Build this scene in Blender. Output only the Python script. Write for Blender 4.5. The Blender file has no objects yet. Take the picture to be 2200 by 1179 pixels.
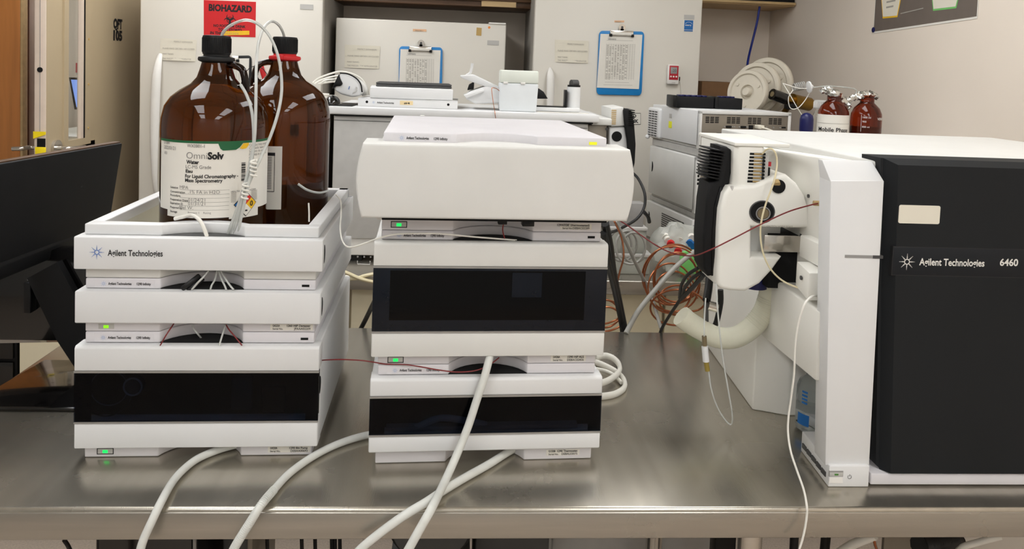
import bpy, bmesh, math, random
from mathutils import Vector, Matrix
PI = math.pi
rnd = random.Random(7)
SC = bpy.context.scene
COL = SC.collection

# ------------------------------------------------------------ camera, world, lights, exposure
def setup_view():
    cd = bpy.data.cameras.new('camera'); co = bpy.data.objects.new('camera', cd); COL.objects.link(co)
    yaw, pitch, roll = 0.06535, 0.05604, 0.03758
    f = Vector((math.sin(yaw)*math.cos(pitch), math.cos(yaw)*math.cos(pitch), -math.sin(pitch)))
    r = Vector((math.cos(yaw), -math.sin(yaw), 0)); u = r.cross(f)
    r2 = r*math.cos(roll)+u*math.sin(roll); u2 = u*math.cos(roll)-r*math.sin(roll)
    m = Matrix((r2, u2, -f)).transposed().to_4x4()
    m.translation = Vector((-0.0593, -1.2542, 1.5752))
    co.matrix_world = m
    cd.sensor_width = 36; cd.lens = 36*1623.62/2200; cd.shift_y = -(589.5-242.18)/2200
    cd.clip_start = 0.02
    SC.camera = co
setup_view()
w = bpy.data.worlds.new('room_air'); SC.world = w; w.use_nodes = True
w.node_tree.nodes['Background'].inputs[0].default_value = (1, .95, .88, 1)
w.node_tree.nodes['Background'].inputs[1].default_value = 0.12
SC.view_settings.view_transform = 'Standard'; SC.view_settings.look = 'None'
SC.view_settings.exposure = 0.0; SC.view_settings.gamma = 1; SC.view_settings.use_curve_mapping = False
CEIL = 2.75
LAMP_COL = (0.985, 1.0, 1.01)
# x, y, watts of the 2x4 ft ceiling troffers
TROFFERS = [(-1.1,-2.9,1),(.8,-2.9,1),(-1.1,-1.4,1),(.8,-1.4,1),(-1.1,.5,1),(.8,.8,1),(-1.1,1.9,1),(-2.35,4.1,1)]  # lamp over right end set for the right wall; last two added for brightness
LAMP_W = 7.9

# ------------------------------------------------------------ materials
def S(r, g, b):
    def c(v):
        v /= 255.0
        return v/12.92 if v <= .04045 else ((v+.055)/1.055)**2.4
    return (c(r), c(g), c(b), 1)
def mat(name, col, rough=.45, metal=0, var=.05, scale=25, bump=0, bscale=300, emit=None, trans=0, ior=1.45, alpha=1, coat=0, stretch=None, spec=.5):
    m = bpy.data.materials.new(name); m.use_nodes = True; nt = m.node_tree; b = nt.nodes['Principled BSDF']
    b.inputs['Roughness'].default_value = rough; b.inputs['Metallic'].default_value = metal
    b.inputs['IOR'].default_value = ior; b.inputs['Transmission Weight'].default_value = trans
    b.inputs['Alpha'].default_value = alpha; b.inputs['Coat Weight'].default_value = coat
    b.inputs['Specular IOR Level'].default_value = spec
    tc = nt.nodes.new('ShaderNodeTexCoord'); n = nt.nodes.new('ShaderNodeTexNoise')
    n.inputs['Scale'].default_value = scale; n.inputs['Detail'].default_value = 4
    src = tc.outputs['Object']
    if stretch:
        mp = nt.nodes.new('ShaderNodeMapping'); mp.inputs['Scale'].default_value = stretch
        nt.links.new(src, mp.inputs[0]); src = mp.outputs[0]
    nt.links.new(src, n.inputs['Vector'])
    r = nt.nodes.new('ShaderNodeValToRGB'); e = r.color_ramp.elements
    e[0].position = .3; e[1].position = .7
    e[0].color = (col[0]*(1-var), col[1]*(1-var), col[2]*(1-var), 1)
    e[1].color = (min(1, col[0]*(1+var)), min(1, col[1]*(1+var)), min(1, col[2]*(1+var)), 1)
    nt.links.new(n.outputs['Fac'], r.inputs[0]); nt.links.new(r.outputs[0], b.inputs['Base Color'])
    if bump:
        n2 = nt.nodes.new('ShaderNodeTexNoise'); n2.inputs['Scale'].default_value = bscale
        nt.links.new(src, n2.inputs['Vector'])
        bp = nt.nodes.new('ShaderNodeBump'); bp.inputs['Strength'].default_value = bump; bp.inputs['Distance'].default_value = .002
        nt.links.new(n2.outputs['Fac'], bp.inputs['Height']); nt.links.new(bp.outputs[0], b.inputs['Normal'])
    if emit:
        b.inputs['Emission Color'].default_value = emit[0]; b.inputs['Emission Strength'].default_value = emit[1]
    return m
def steel(name, col, rough, stretch, bump=.05, smear=.12):
    m = mat(name, col, rough, .88, .07, 3, bump, 60, stretch=stretch)
    nt = m.node_tree; b = nt.nodes['Principled BSDF']
    n = nt.nodes.new('ShaderNodeTexNoise'); n.inputs['Scale'].default_value = 6; n.inputs['Detail'].default_value = 5
    tc = nt.nodes.new('ShaderNodeTexCoord'); nt.links.new(tc.outputs['Object'], n.inputs['Vector'])
    mr = nt.nodes.new('ShaderNodeMapRange'); mr.inputs[1].default_value = .3; mr.inputs[2].default_value = .7
    mr.inputs[3].default_value = rough-smear*.5; mr.inputs[4].default_value = rough+smear
    nt.links.new(n.outputs['Fac'], mr.inputs[0]); nt.links.new(mr.outputs[0], b.inputs['Roughness'])
    return m
def tinted(name, tint, rough=.03, gloss=1.0):
    # thin tinted pane: clear tint with a fresnel reflection
    m = bpy.data.materials.new(name); m.use_nodes = True; nt = m.node_tree; nt.nodes.remove(nt.nodes['Principled BSDF'])
    out = nt.nodes['Material Output']; t = nt.nodes.new('ShaderNodeBsdfTransparent'); t.inputs[0].default_value = tint
    g = nt.nodes.new('ShaderNodeBsdfGlossy'); g.inputs['Roughness'].default_value = rough
    n = nt.nodes.new('ShaderNodeTexNoise'); n.inputs['Scale'].default_value = 9
    mr = nt.nodes.new('ShaderNodeMapRange'); mr.inputs[3].default_value = rough; mr.inputs[4].default_value = rough*1.6
    nt.links.new(n.outputs['Fac'], mr.inputs[0]); nt.links.new(mr.outputs[0], g.inputs['Roughness'])
    lw = nt.nodes.new('ShaderNodeLayerWeight'); pw = nt.nodes.new('ShaderNodeMath'); pw.operation = 'POWER'; pw.inputs[1].default_value = 5
    fr = nt.nodes.new('ShaderNodeMath'); fr.operation = 'MULTIPLY_ADD'; fr.inputs[1].default_value = .9; fr.inputs[2].default_value = .04*gloss
    lw.inputs[0].default_value = .5; nt.links.new(lw.outputs['Facing'], pw.inputs[0]); nt.links.new(pw.outputs[0], fr.inputs[0])
    mx = nt.nodes.new('ShaderNodeMixShader')
    nt.links.new(fr.outputs[0], mx.inputs[0]); nt.links.new(t.outputs[0], mx.inputs[1]); nt.links.new(g.outputs[0], mx.inputs[2])
    nt.links.new(mx.outputs[0], out.inputs[0])
    return m

M = {}
M['white'] = mat('white_enamel', S(226,226,226), .42, var=.02, scale=8, bump=.03, bscale=900)
M['white2'] = mat('aged_white_enamel', S(221,220,216), .45, var=.03, scale=10)
M['ms_white'] = mat('bright_white_enamel', S(240,238,231), .42, var=.02, scale=8, bump=.03, bscale=900)
M['lilac'] = mat('cool_white_plastic', S(218,215,218), .45, var=.02, scale=12)
M['cream'] = mat('cream_plastic', S(228,224,208), .5, var=.03, scale=12)
M['grey'] = mat('grey_plastic', S(150,148,146), .5)
M['lgrey'] = mat('light_grey_plastic', S(190,188,184), .5)
M['dgrey'] = mat('dark_grey_plastic', S(70,70,70), .5)
M['black'] = mat('black_plastic', S(18,18,19), .4, var=.15, spec=.3)
M['gloss_black'] = mat('gloss_black_plastic', S(12,11,11), .12, var=.15, coat=.5)
M['soft_black'] = mat('matt_black_plastic', S(21,21,22), .6, var=.1, bump=.1, bscale=1500, spec=.25)
M['rubber'] = mat('black_rubber', S(18,18,19), .5, var=.1)
M['panel'] = mat('charcoal_panel', S(31,33,35), .6, var=.06, scale=6, spec=.2)
M['panel2'] = mat('charcoal_band', S(29,31,35), .45, var=.06, scale=6, spec=.25)
M['void'] = mat('dark_interior', S(8,8,9), .9, var=.2)
M['pane'] = tinted('smoked_pane', (.30,.33,.40,1), .03, .3)
M['frost'] = mat('blue_black_mask', S(14,19,28), .12, var=.1, spec=.3)
M['pane_dark'] = mat('black_glass', S(3,3,4), .06, var=.2, spec=.22)
M['silver'] = mat('silver_trim', S(170,168,165), .35, .6)
M['steel_top'] = steel('brushed_steel_top', S(184,178,166), .24, (14,1,1), smear=.05)
M['steel_lip'] = steel('brushed_steel_lip', S(176,171,162), .28, (1,1,22))
M['chrome'] = steel('polished_steel', S(205,200,192), .14, (1,1,6), smear=.05)
M['brass'] = mat('brass', S(146,114,52), .32, 1, .15)
M['copper'] = mat('copper_tube', S(170,108,76), .32, 1, .12, 40)
M['fridge'] = mat('freezer_white', S(222,217,207), .38, var=.015, scale=3, bump=.04, bscale=500)
M['fridge_edge'] = mat('freezer_edge_white', S(232,229,224), .4, var=.02)
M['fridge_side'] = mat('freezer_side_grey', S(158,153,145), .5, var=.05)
M['wall'] = mat('wall_paint_cream', S(234,222,208), .85, var=.015, scale=3, bump=.06, bscale=400)
M['wall2'] = mat('wall_paint_grey', S(205,205,203), .85, var=.015, scale=3)
M['ceil'] = mat('ceiling_tile_white', S(225,222,214), .9, var=.05, scale=60, bump=.2)
M['door_paint'] = mat('door_paint_tan', S(186,168,138), .5, var=.03, scale=5)
M['frame_paint'] = mat('frame_paint_pale', S(222,204,188), .5, var=.03)
M['jamb'] = mat('jamb_paint_mauve', S(178,146,128), .55, var=.03)
M['wood'] = mat('orange_wood', S(198,128,66), .4, var=.12, scale=4, stretch=(9,9,.6))
M['dwood'] = mat('dark_wood', S(84,58,36), .5, var=.2, scale=5, stretch=(1,8,8))
M['pwood'] = mat('pale_wood', S(196,166,120), .5, var=.1, scale=5, stretch=(1,8,8))
M['card'] = mat('brown_cardboard', S(118,86,56), .8, var=.08)
M['paper'] = mat('paper', S(233,229,220), .8, var=.015, scale=30)
M['paper2'] = mat('warm_paper', S(228,222,206), .8, var=.015, scale=30)
M['ink'] = mat('ink_black', S(26,26,28), .6)
M['ink_grey'] = mat('ink_grey', S(120,118,116), .7)
M['ink_faint'] = mat('ink_faint', S(168,163,154), .8)
M['ink_blue'] = mat('logo_blue', S(86,124,190), .5)
M['ink_pale'] = mat('logo_pale_blue', S(160,180,214), .5)
M['ink_white'] = mat('print_white', S(228,226,220), .5)
M['red'] = mat('sign_red', S(204,34,38), .5, var=.03)
M['dred'] = mat('device_red', S(176,30,44), .45)
M['blue'] = mat('clipboard_blue', S(24,128,198), .35, var=.06)
M['sblue'] = mat('sticker_blue', S(20,100,170), .5)
M['navy'] = mat('navy_plastic', S(20,23,80), .35)
M['yellow'] = mat('tape_yellow', S(250,222,20), .5)
M['fyellow'] = mat('fluorescent_yellow', S(244,244,30), .5)
M['gold'] = mat('label_gold', S(240,190,40), .5)
M['green'] = mat('label_green', S(30,96,58), .5)
M['lgreen'] = mat('bag_green', S(120,200,110), .4)
M['tape'] = mat('masking_tape', S(228,206,160), .8)
M['otape'] = mat('orange_tape', S(236,190,150), .8)
M['tan'] = mat('tan_sticker', S(196,164,104), .8)
M['orange'] = mat('orange_dot', S(244,150,70), .6)
M['poster'] = mat('poster_grey', S(112,102,94), .5, var=.04)
M['led_green'] = mat('led_green', S(20,220,90), .4, emit=(S(20,235,100), 1.0))
M['led_lime'] = mat('led_lime', S(130,220,30), .4, emit=(S(140,225,30), .8))
M['led_dim'] = mat('led_dim_green', S(70,130,50), .4)
M['peek'] = mat('peek_tube_red', S(120,34,36), .4)
M['pfa'] = mat('clear_white_tube', S(232,234,230), .2, var=.03, trans=.45, ior=1.3)
M['hose'] = mat('milky_hose', S(232,233,228), .22, var=.04, scale=60, trans=.15, ior=1.3)
M['exhaust'] = mat('milky_yellow_hose', S(238,236,216), .25, var=.04, trans=.2, ior=1.25)
M['wcable'] = mat('white_cable', S(232,229,220), .4)
M['creamtube'] = mat('cream_tube', S(226,214,178), .35)
M['gcable'] = mat('grey_cable', S(158,156,150), .45)
M['bluecable'] = mat('blue_cable', S(20,40,130), .4)
M['peektan'] = mat('tan_fitting', S(190,162,112), .5)
M['olive'] = mat('olive_fitting', S(150,130,60), .4)
M['reel'] = mat('reel_white', S(206,198,182), .5, var=.03)
M['foil'] = mat('aluminium_foil', S(225,225,222), .22, 1, .1, 60, bump=.8, bscale=90)
M['liquid_dark'] = mat('dark_liquid', S(30,14,8), .2)
M['floor'] = mat('speckled_floor_tile', S(186,172,158), .45, var=.14, scale=160)
M['film'] = mat('clear_bag_film', S(236,237,230), .18, trans=.55, ior=1.2)
M['bin'] = mat('clear_bin_plastic', S(206,208,200), .3, trans=.5, ior=1.2)
M['tipbox'] = mat('frosted_box_plastic', S(234,238,240), .35, var=.02, trans=.05, ior=1.3)
M['tiplid'] = mat('frosted_lid_plastic', S(234,238,228), .3, var=.02, trans=.12, ior=1.25)
M['bench_front'] = mat('cabinet_cream', S(222,212,184), .5, var=.02)
M['backpanel'] = mat('beige_grey_metal', S(134,126,114), .45, .3, var=.04)
M['amber_strip'] = mat('brown_strip', S(120,106,80), .4)
M['screen'] = mat('lit_screen', S(120,150,220), .4, emit=(S(120,150,225), .9))
M['clear'] = tinted('clear_thin_plastic', (.93,.95,.94,1), .08)

def amber(name, col, dens):
    m = bpy.data.materials.new(name); m.use_nodes = True; nt = m.node_tree; b = nt.nodes['Principled BSDF']
    b.inputs['Roughness'].default_value = .03; b.inputs['Transmission Weight'].default_value = .85
    b.inputs['IOR'].default_value = 1.4
    n = nt.nodes.new('ShaderNodeTexNoise'); n.inputs['Scale'].default_value = 4
    r = nt.nodes.new('ShaderNodeValToRGB'); r.color_ramp.elements[0].color = tuple(c*.85 for c in col[:3])+(1,); r.color_ramp.elements[1].color = col
    nt.links.new(n.outputs['Fac'], r.inputs[0]); nt.links.new(r.outputs[0], b.inputs['Base Color'])
    return m
M['amber'] = amber('amber_glass', S(102,48,5), 1)
M['amber_red'] = amber('red_amber_glass', S(150,52,22), 1)
M['amber_dark'] = amber('amber_glass_thick', S(44,22,10), 1)
M['glass'] = mat('clear_glass', S(236,240,240), .02, trans=1, ior=1.2)

# ------------------------------------------------------------ mesh helpers
class MB:
    def __init__(s): s.bm = bmesh.new()
    def _merge(s, b, T=None, smooth=False):
        vs = {}
        for v in b.verts: vs[v] = s.bm.verts.new(T @ v.co if T else v.co)
        for f in b.faces:
            try: nf = s.bm.faces.new([vs[v] for v in f.verts])
            except ValueError: continue
            nf.smooth = smooth or f.smooth; nf.material_index = f.material_index
        b.free(); return s
    def hexa(s, p, bevel=0, seg=2):
        b = bmesh.new(); v = [b.verts.new(q) for q in p]
        for i in ((3,2,1,0),(4,5,6,7),(0,1,5,4),(1,2,6,5),(2,3,7,6),(3,0,4,7)): b.faces.new([v[k] for k in i])
        bmesh.ops.recalc_face_normals(b, faces=b.faces)
        if bevel: bmesh.ops.bevel(b, geom=list(b.edges), offset=bevel, segments=seg, affect='EDGES', profile=.5, clamp_overlap=True)
        return s._merge(b)
    def box(s, x0, x1, y0, y1, z0, z1, bevel=0, seg=2):
        return s.hexa([(x0,y0,z0),(x1,y0,z0),(x1,y1,z0),(x0,y1,z0),(x0,y0,z1),(x1,y0,z1),(x1,y1,z1),(x0,y1,z1)], bevel, seg)
    def prism(s, poly, axis, a0, a1, bevel=0, seg=2, smooth=False, only=None):
        f = {'x': lambda u, v, t: (t,u,v), 'y': lambda u, v, t: (u,t,v), 'z': lambda u, v, t: (u,v,t)}[axis]
        b = bmesh.new(); n = len(poly)
        A = [b.verts.new(f(u, v, a0)) for u, v in poly]; B = [b.verts.new(f(u, v, a1)) for u, v in poly]
        b.faces.new(A); b.faces.new(B)
        for i in range(n):
            q = b.faces.new((A[i], A[(i+1) % n], B[(i+1) % n], B[i])); q.smooth = smooth
        bmesh.ops.recalc_face_normals(b, faces=b.faces)
        if bevel:
            if only == 'front': ge = [e for e in b.edges if e.verts[0] in A and e.verts[1] in A]
            elif only == 'ends': ge = [e for e in b.edges if (e.verts[0] in A) == (e.verts[1] in A)]
            else: ge = list(b.edges)
            bmesh.ops.bevel(b, geom=ge, offset=bevel, segments=seg, affect='EDGES', profile=.5, clamp_overlap=True)
        return s._merge(b)
    def lathe(s, prof, seg=32, T=None, cap=True):
        b = bmesh.new(); rings = []
        for r, z in prof:
            if r < 1e-6: rings.append([b.verts.new((0,0,z))])
            else: rings.append([b.verts.new((r*math.cos(2*PI*k/seg), r*math.sin(2*PI*k/seg), z)) for k in range(seg)])
        for a, c in zip(rings, rings[1:]):
            for k in range(seg):
                k2 = (k+1) % seg
                if len(a) == 1 and len(c) == 1: continue
                if len(a) == 1: q = b.faces.new((a[0], c[k], c[k2]))
                elif len(c) == 1: q = b.faces.new((a[k], c[0], a[k2]))
                else: q = b.faces.new((a[k], c[k], c[k2], a[k2]))
                q.smooth = True
        if cap:
            for rg in (rings[0], rings[-1]):
                if len(rg) > 1: b.faces.new(rg)
        bmesh.ops.recalc_face_normals(b, faces=b.faces)
        return s._merge(b, T)
    def cyl(s, p0, p1, r, seg=20, r1=None):
        p0, p1 = Vector(p0), Vector(p1); d = p1-p0
        T = Matrix.Translation(p0) @ d.to_track_quat('Z', 'Y').to_matrix().to_4x4()
        return s.lathe([(r,0),(r if r1 is None else r1, d.length)], seg, T)
    def ball(s, c, r, seg=16, sc=(1,1,1)):
        T = Matrix.Translation(c) @ Matrix.Diagonal((*sc,1))
        n = seg//2
        return s.lathe([(r*math.sin(PI*k/n), -r*math.cos(PI*k/n)) for k in range(n+1)], seg, T)
    def torus(s, c, R, r, T=None, seg=32, rs=8):
        p = [(R*math.cos(2*PI*k/seg), R*math.sin(2*PI*k/seg), 0) for k in range(seg)]
        T = Matrix.Translation(c) @ (T or Matrix())
        return s.tube([T @ Vector(q) for q in p], r, rs, closed=True, sub=0)
    def tube(s, pts, r, seg=8, closed=False, sub=4, flat=1.0):
        P = spline(pts, sub, closed) if sub else [Vector(p) for p in pts]
        n = len(P); b = bmesh.new(); rings = []; N = None
        for i in range(n):
            if closed: t = P[(i+1) % n]-P[i-1]
            else: t = P[min(i+1, n-1)]-P[max(i-1, 0)]
            t.normalize()
            if N is None:
                N = t.cross(Vector((0,0,1)))
                if N.length < .1: N = t.cross(Vector((1,0,0)))
                N.normalize()
            else:
                N = N-t*N.dot(t); N.normalize()
            Bn = t.cross(N)
            rr = r(i/(n-1)) if callable(r) else r
            rings.append([b.verts.new(P[i]+(N*math.cos(2*PI*k/seg)+Bn*math.sin(2*PI*k/seg)*flat)*rr) for k in range(seg)])
        m = n if closed else n-1
        for i in range(m):
            a, c = rings[i], rings[(i+1) % n]
            # best rotational match when closing
            off = 0
            if closed and i == n-1:
                off = min(range(seg), key=lambda o: (a[0].co-c[o].co).length)
            for k in range(seg):
                q = b.faces.new((a[k], a[(k+1) % seg], c[(k+1+off) % seg], c[(k+off) % seg])); q.smooth = True
        if not closed: b.faces.new(rings[0]); b.faces.new(rings[-1])
        bmesh.ops.recalc_face_normals(b, faces=b.faces)
        return s._merge(b)
    def grid(s, fn, nu, nv, smooth=True):
        v = [[s.bm.verts.new(fn(i/nu, j/nv)) for j in range(nv+1)] for i in range(nu+1)]
        for i in range(nu):
            for j in range(nv):
                q = s.bm.faces.new((v[i][j], v[i+1][j], v[i+1][j+1], v[i][j+1])); q.smooth = smooth
        return s
    def poly(s, pts):
        s.bm.faces.new([s.bm.verts.new(p) for p in pts]); return s
    def sheet(s, pts, n, t):
        # polygon pts (3D, planar) extruded along n by t
        n = Vector(n).normalized()*t; b = bmesh.new()
        A = [b.verts.new(p) for p in pts]; B = [b.verts.new(Vector(p)+n) for p in pts]
        b.faces.new(A); b.faces.new(B)
        for i in range(len(A)): b.faces.new((A[i], A[(i+1) % len(A)], B[(i+1) % len(A)], B[i]))
        bmesh.ops.recalc_face_normals(b, faces=b.faces)
        return s._merge(b)
    def xf(s, T): s.bm.transform(T); return s
def spline(pts, sub=4, closed=False):
    P = [Vector(p) for p in pts]; n = len(P); out = []
    for i in range(n if closed else n-1):
        a = P[i-1] if (i or closed) else P[0]*2-P[1]
        b, c = P[i], P[(i+1) % n]
        d = P[(i+2) % n] if (i+2 < n or closed) else P[-1]*2-P[-2]
        for k in range(sub):
            t = k/sub
            out.append(.5*((2*b)+(c-a)*t+(2*a-5*b+4*c-d)*t*t+(3*b-a-3*c+d)*t**3))
    if not closed: out.append(P[-1])
    return out
def rrect(x0, x1, z0, z1, r, n=4):
    o = []
    for cx, cz, a in ((x1-r,z1-r,0),(x0+r,z1-r,90),(x0+r,z0+r,180),(x1-r,z0+r,270)):
        for k in range(n+1):
            t = math.radians(a+90*k/n); o.append((cx+r*math.cos(t), cz+r*math.sin(t)))
    return o

WM = {}
def thing(name, label, cat, loc=(0,0,0), rotz=0, group=None):
    o = bpy.data.objects.new(name, None); o.empty_display_size = .05; COL.objects.link(o)
    o.location = loc; o.rotation_euler = (0,0,rotz); o['label'] = label; o['category'] = cat
    if group: o['group'] = group
    WM[o.name] = Matrix.Translation(loc) @ Matrix.Rotation(rotz, 4, 'Z')
    return o
def finish(mb, name, m, world_inv=None):
    if world_inv is not None: mb.bm.transform(world_inv)
    me = bpy.data.meshes.new(name); mb.bm.to_mesh(me); mb.bm.free()
    for x in (m if isinstance(m, (list, tuple)) else [m]): me.materials.append(x)
    me.set_sharp_from_angle(angle=math.radians(45))
    return me
def part(name, mb, m, parent, local=False, label=None, stuff=False):
    Wp = WM[parent.name]
    me = finish(mb, name, m, None if local else Wp.inverted())
    o = bpy.data.objects.new(name, me); COL.objects.link(o); o.parent = parent
    WM[o.name] = Wp
    if label: o['label'] = label
    if stuff: o['kind'] = 'stuff'
    return o
def single(name, mb, m, label, cat, group=None, origin=None):
    # a top-level thing that is one mesh, origin at its base centre
    if origin is None:
        cs = [v.co for v in mb.bm.verts]
        origin = Vector(((min(c.x for c in cs)+max(c.x for c in cs))/2, (min(c.y for c in cs)+max(c.y for c in cs))/2, min(c.z for c in cs)))
    T = Matrix.Translation(origin)
    me = finish(mb, name, m, T.inverted())
    o = bpy.data.objects.new(name, me); COL.objects.link(o); o.location = origin
    o['label'] = label; o['category'] = cat
    if group: o['group'] = group
    WM[o.name] = T
    return o
def structure(name, mb, m, parent=None):
    me = finish(mb, name, m)
    o = bpy.data.objects.new(name, me); COL.objects.link(o); WM[o.name] = Matrix()
    if parent: o.parent = parent
    else: o['kind'] = 'structure'
    return o
def dup(part_obj, M2, parent, label=None):
    # another copy of a part, sharing its mesh, moved by matrix M2 in the parent's frame
    c = part_obj.copy(); COL.objects.link(c); c.parent = parent; c.matrix_local = M2; WM[c.name] = WM[parent.name]
    if 'label' in c and not label: del c['label']
    if label: c['label'] = label
    return c
_txt = {}
def text_bm(s, size=.01, width=None, bold=0.0, align='LEFT', depth=0.0):
    # lettering lying in the local XZ plane, facing -Y, baseline at z=0
    key = (s, bold)
    if key not in _txt:
        c = bpy.data.curves.new('t', 'FONT'); c.body = s; c.size = 1; c.offset = bold; c.resolution_u = 3; c.space_line = .95
        o = bpy.data.objects.new('t', c); COL.objects.link(o)
        bpy.context.view_layer.update()
        me = bpy.data.meshes.new_from_object(o.evaluated_get(bpy.context.evaluated_depsgraph_get()))
        bpy.data.objects.remove(o); bpy.data.curves.remove(c); _txt[key] = me
    b = MB(); b.bm.from_mesh(_txt[key])
    xs = [v.co.x for v in b.bm.verts]; x0, x1 = min(xs), max(xs)
    sx = (width/(x1-x0)) if width else size
    off = {'LEFT': 0, 'CENTER': .5, 'RIGHT': 1}[align]
    for v in b.bm.verts:
        v.co = Vector(((v.co.x-x0-(x1-x0)*off)*sx, 0, v.co.y*size))
    for f in b.bm.faces:
        f.normal_update()
        if f.normal.y > 0: f.normal_flip()
    return b
def place(mb, loc, rotz=0, tilt=0):
    return mb.xf(Matrix.Translation(loc) @ Matrix.Rotation(rotz, 4, 'Z') @ Matrix.Rotation(tilt, 4, 'Y'))
def join(*mbs):
    a = mbs[0]
    for b in mbs[1:]: a._merge(b.bm)
    return a
def starburst(R, dot=None):
    # eight rays of dots round a ring, in the XZ plane facing -Y
    b = MB()
    def disc(x, z, r): b.poly([(x+r*math.cos(-2*PI*k/8), 0, z+r*math.sin(-2*PI*k/8)) for k in range(8)][::-1])
    for k in range(8):
        a = k*PI/4; c, s_ = math.cos(a), math.sin(a)
        disc(R*.3*math.cos(a+PI/8), R*.3*math.sin(a+PI/8), R*.075)
        disc(R*.33*c, R*.33*s_, R*.075)
        for i, q in enumerate((.5,.65,.8,.95)): disc(R*q*c, R*q*s_, R*(.075-.012*i))
    return b

# ------------------------------------------------------------ the room
XR, YB, XL, YF = 1.70, 3.05, -3.6, -3.6
structure('floor', MB().box(XL-.1, XR+.1, YF-.1, 6.2, -.1, 0), M['floor'])
structure('ceiling', MB().box(XL-.1, XR+.1, YF-.1, 6.2, CEIL, CEIL+.1), M['ceil'])
structure('wall_right', MB().box(XR, XR+.1, YF, YB+.1, 0, CEIL), M['wall'])
structure('wall_left', MB().box(XL-.1, XL, YF, 6.2, 0, CEIL), M['wall2'])
structure('wall_front', MB().box(XL, XR, YF-.1, YF, 0, CEIL), M['wall2'])
structure('wall_back', MB().box(-1.69, XR, YB, YB+.1, 0, CEIL), M['wall'])
# wall segment beside the doorway with its painted frame
structure('wall_door', MB().box(XL, -2.36, 2.86, 2.96, 0, CEIL), M['wall'])
structure('wall_hall', MB().box(XL, -1.2, 5.2, 5.3, 0, CEIL), M['wall'])
structure('wall_hall_right', MB().box(-1.69, -1.6, 3.15, 5.2, 0, CEIL), M['wall'])
fr = structure('trim_1', MB().box(-2.36, -2.20, 2.80, 2.98, 0, 2.2, .006), M['jamb'])
structure('door_stop', MB().box(-2.285, -2.235, 2.775, 2.80, 0, 2.2, .004), M['frame_paint'], fr)
structure('header', MB().box(-2.36, -1.69, 2.80, 2.98, 2.12, 2.26, .004), M['jamb'], fr)
structure('trim_2', MB().box(-1.80, -1.69, 2.86, 2.98, 0, 2.12, .006), M['jamb'])

# orange wooden cupboard door on the far left
cup = thing('wooden_door', 'orange wooden door at the far left edge beside the pale door frame', 'door', (-2.62, 2.62, 0))
part('panel', MB().box(-3.3, (-2.2294,2.6,1.4871)[0], 2.6, 2.645, .02, 2.3, .004), M['wood'], cup)
part('edge_strip', MB().box((-2.2294,2.6,1.4871)[0], (-2.2294,2.6,1.4871)[0]+.012, 2.6, 2.645, .02, 2.3, .003), M['pwood'], cup)
part('hinge', MB().cyl(((-2.2359,2.6,1.4868)[0],2.592,.4), ((-2.2359,2.6,1.4868)[0],2.592,.5), .008, 10), M['chrome'], cup)

# the open room door: latch edge towards the camera, leaf running back along +y
DX, DY0, DY1 = (-1.7324,1.9,1.4133)[0], 1.90, 2.80
door = structure('door_1', MB(), M['door_paint'])
def wy(px): return None
wy0, wy1, wz0, wz1 = (-1.7264,2.0548,1.2266)[1], (-1.7264,2.193,1.2143)[1], (-1.7264,2.0548,1.2266)[2]-.02, 1.99
th = .046
# leaf built as four slabs round the glazed slot
leaf = MB().box(DX-th, DX, DY0, wy0, .02, 2.1).box(DX-th, DX, wy1+.11, DY1, .02, 2.1).box(DX-.008, DX, wy1, wy1+.11, .02, 2.1).box(DX-th, DX, wy1, wy1+.11, .02, wz0-.02).box(DX-th, DX, wy0, wy1, .02, wz0).box(DX-th, DX, wy0, wy1, wz1, 2.1)
structure('leaf', leaf, M['door_paint'], door)
structure('leaf_edge', MB().box(DX-th+.001, DX-.001, DY0-.004, DY0, .02, 2.1, .001), M['frame_paint'], door)
structure('edge_seam', MB().box(DX-th*.52, DX-th*.48, DY0-.0055, DY0-.0042, 1.25, 2.1), M['grey'], door)
structure('edge_hole', MB().cyl((DX-th*.5, DY0-.0075, (-1.7462,1.895,1.5064)[2]), (DX-th*.5, DY0-.0042, (-1.7462,1.895,1.5064)[2]), .0105, 18), M['void'], door)
wf = structure('glazing_frame', MB().box(DX, DX+.008, wy0-.035, wy0, wz0-.03, wz1+.03).box(DX, DX+.008, wy1, wy1+.055, wz0-.03, wz1+.03).box(DX, DX+.008, wy0, wy1, wz0-.03, wz0).box(DX, DX+.008, wy0, wy1, wz1, wz1+.03), M['door_paint'], door)
structure('glazing_gasket', MB().box(DX-.008, DX+.009, wy1-.012, wy1, wz0, wz1), M['black'], door)
structure('glazing_bead', MB().box(DX-.008, DX+.0085, wy1-.035, wy1-.013, wz0, wz1), M['frame_paint'], door)
structure('window_pane', MB().box(DX-.006, DX-.003, wy0, wy1-.03, wz0, wz1), M['clear'], door)
for z in [1.643, 1.443, 1.248]:
    structure('screw', MB().cyl((DX+.008, wy1+.03, z), (DX+.0105, wy1+.03, z), .005, 10), M['tan'], door)
hz = (-1.7264,1.9668,1.1843)
hn = structure('door_handle', MB().cyl((DX, hz[1], hz[2]), (DX+.012, hz[1], hz[2]), .034, 24), M['chrome'], door)
structure('lever', MB().tube([(DX+.01,hz[1],hz[2]),(DX+.045,hz[1],hz[2]),(DX+.058,hz[1]+.02,hz[2]-.002),(DX+.06,hz[1]+.12,hz[2]-.006)], .009, 10), M['chrome'], hn)
hn2 = structure('door_handle', MB().cyl((DX-th, hz[1], hz[2]), (DX-th-.012, hz[1], hz[2]), .034, 24), M['chrome'], door)
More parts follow.
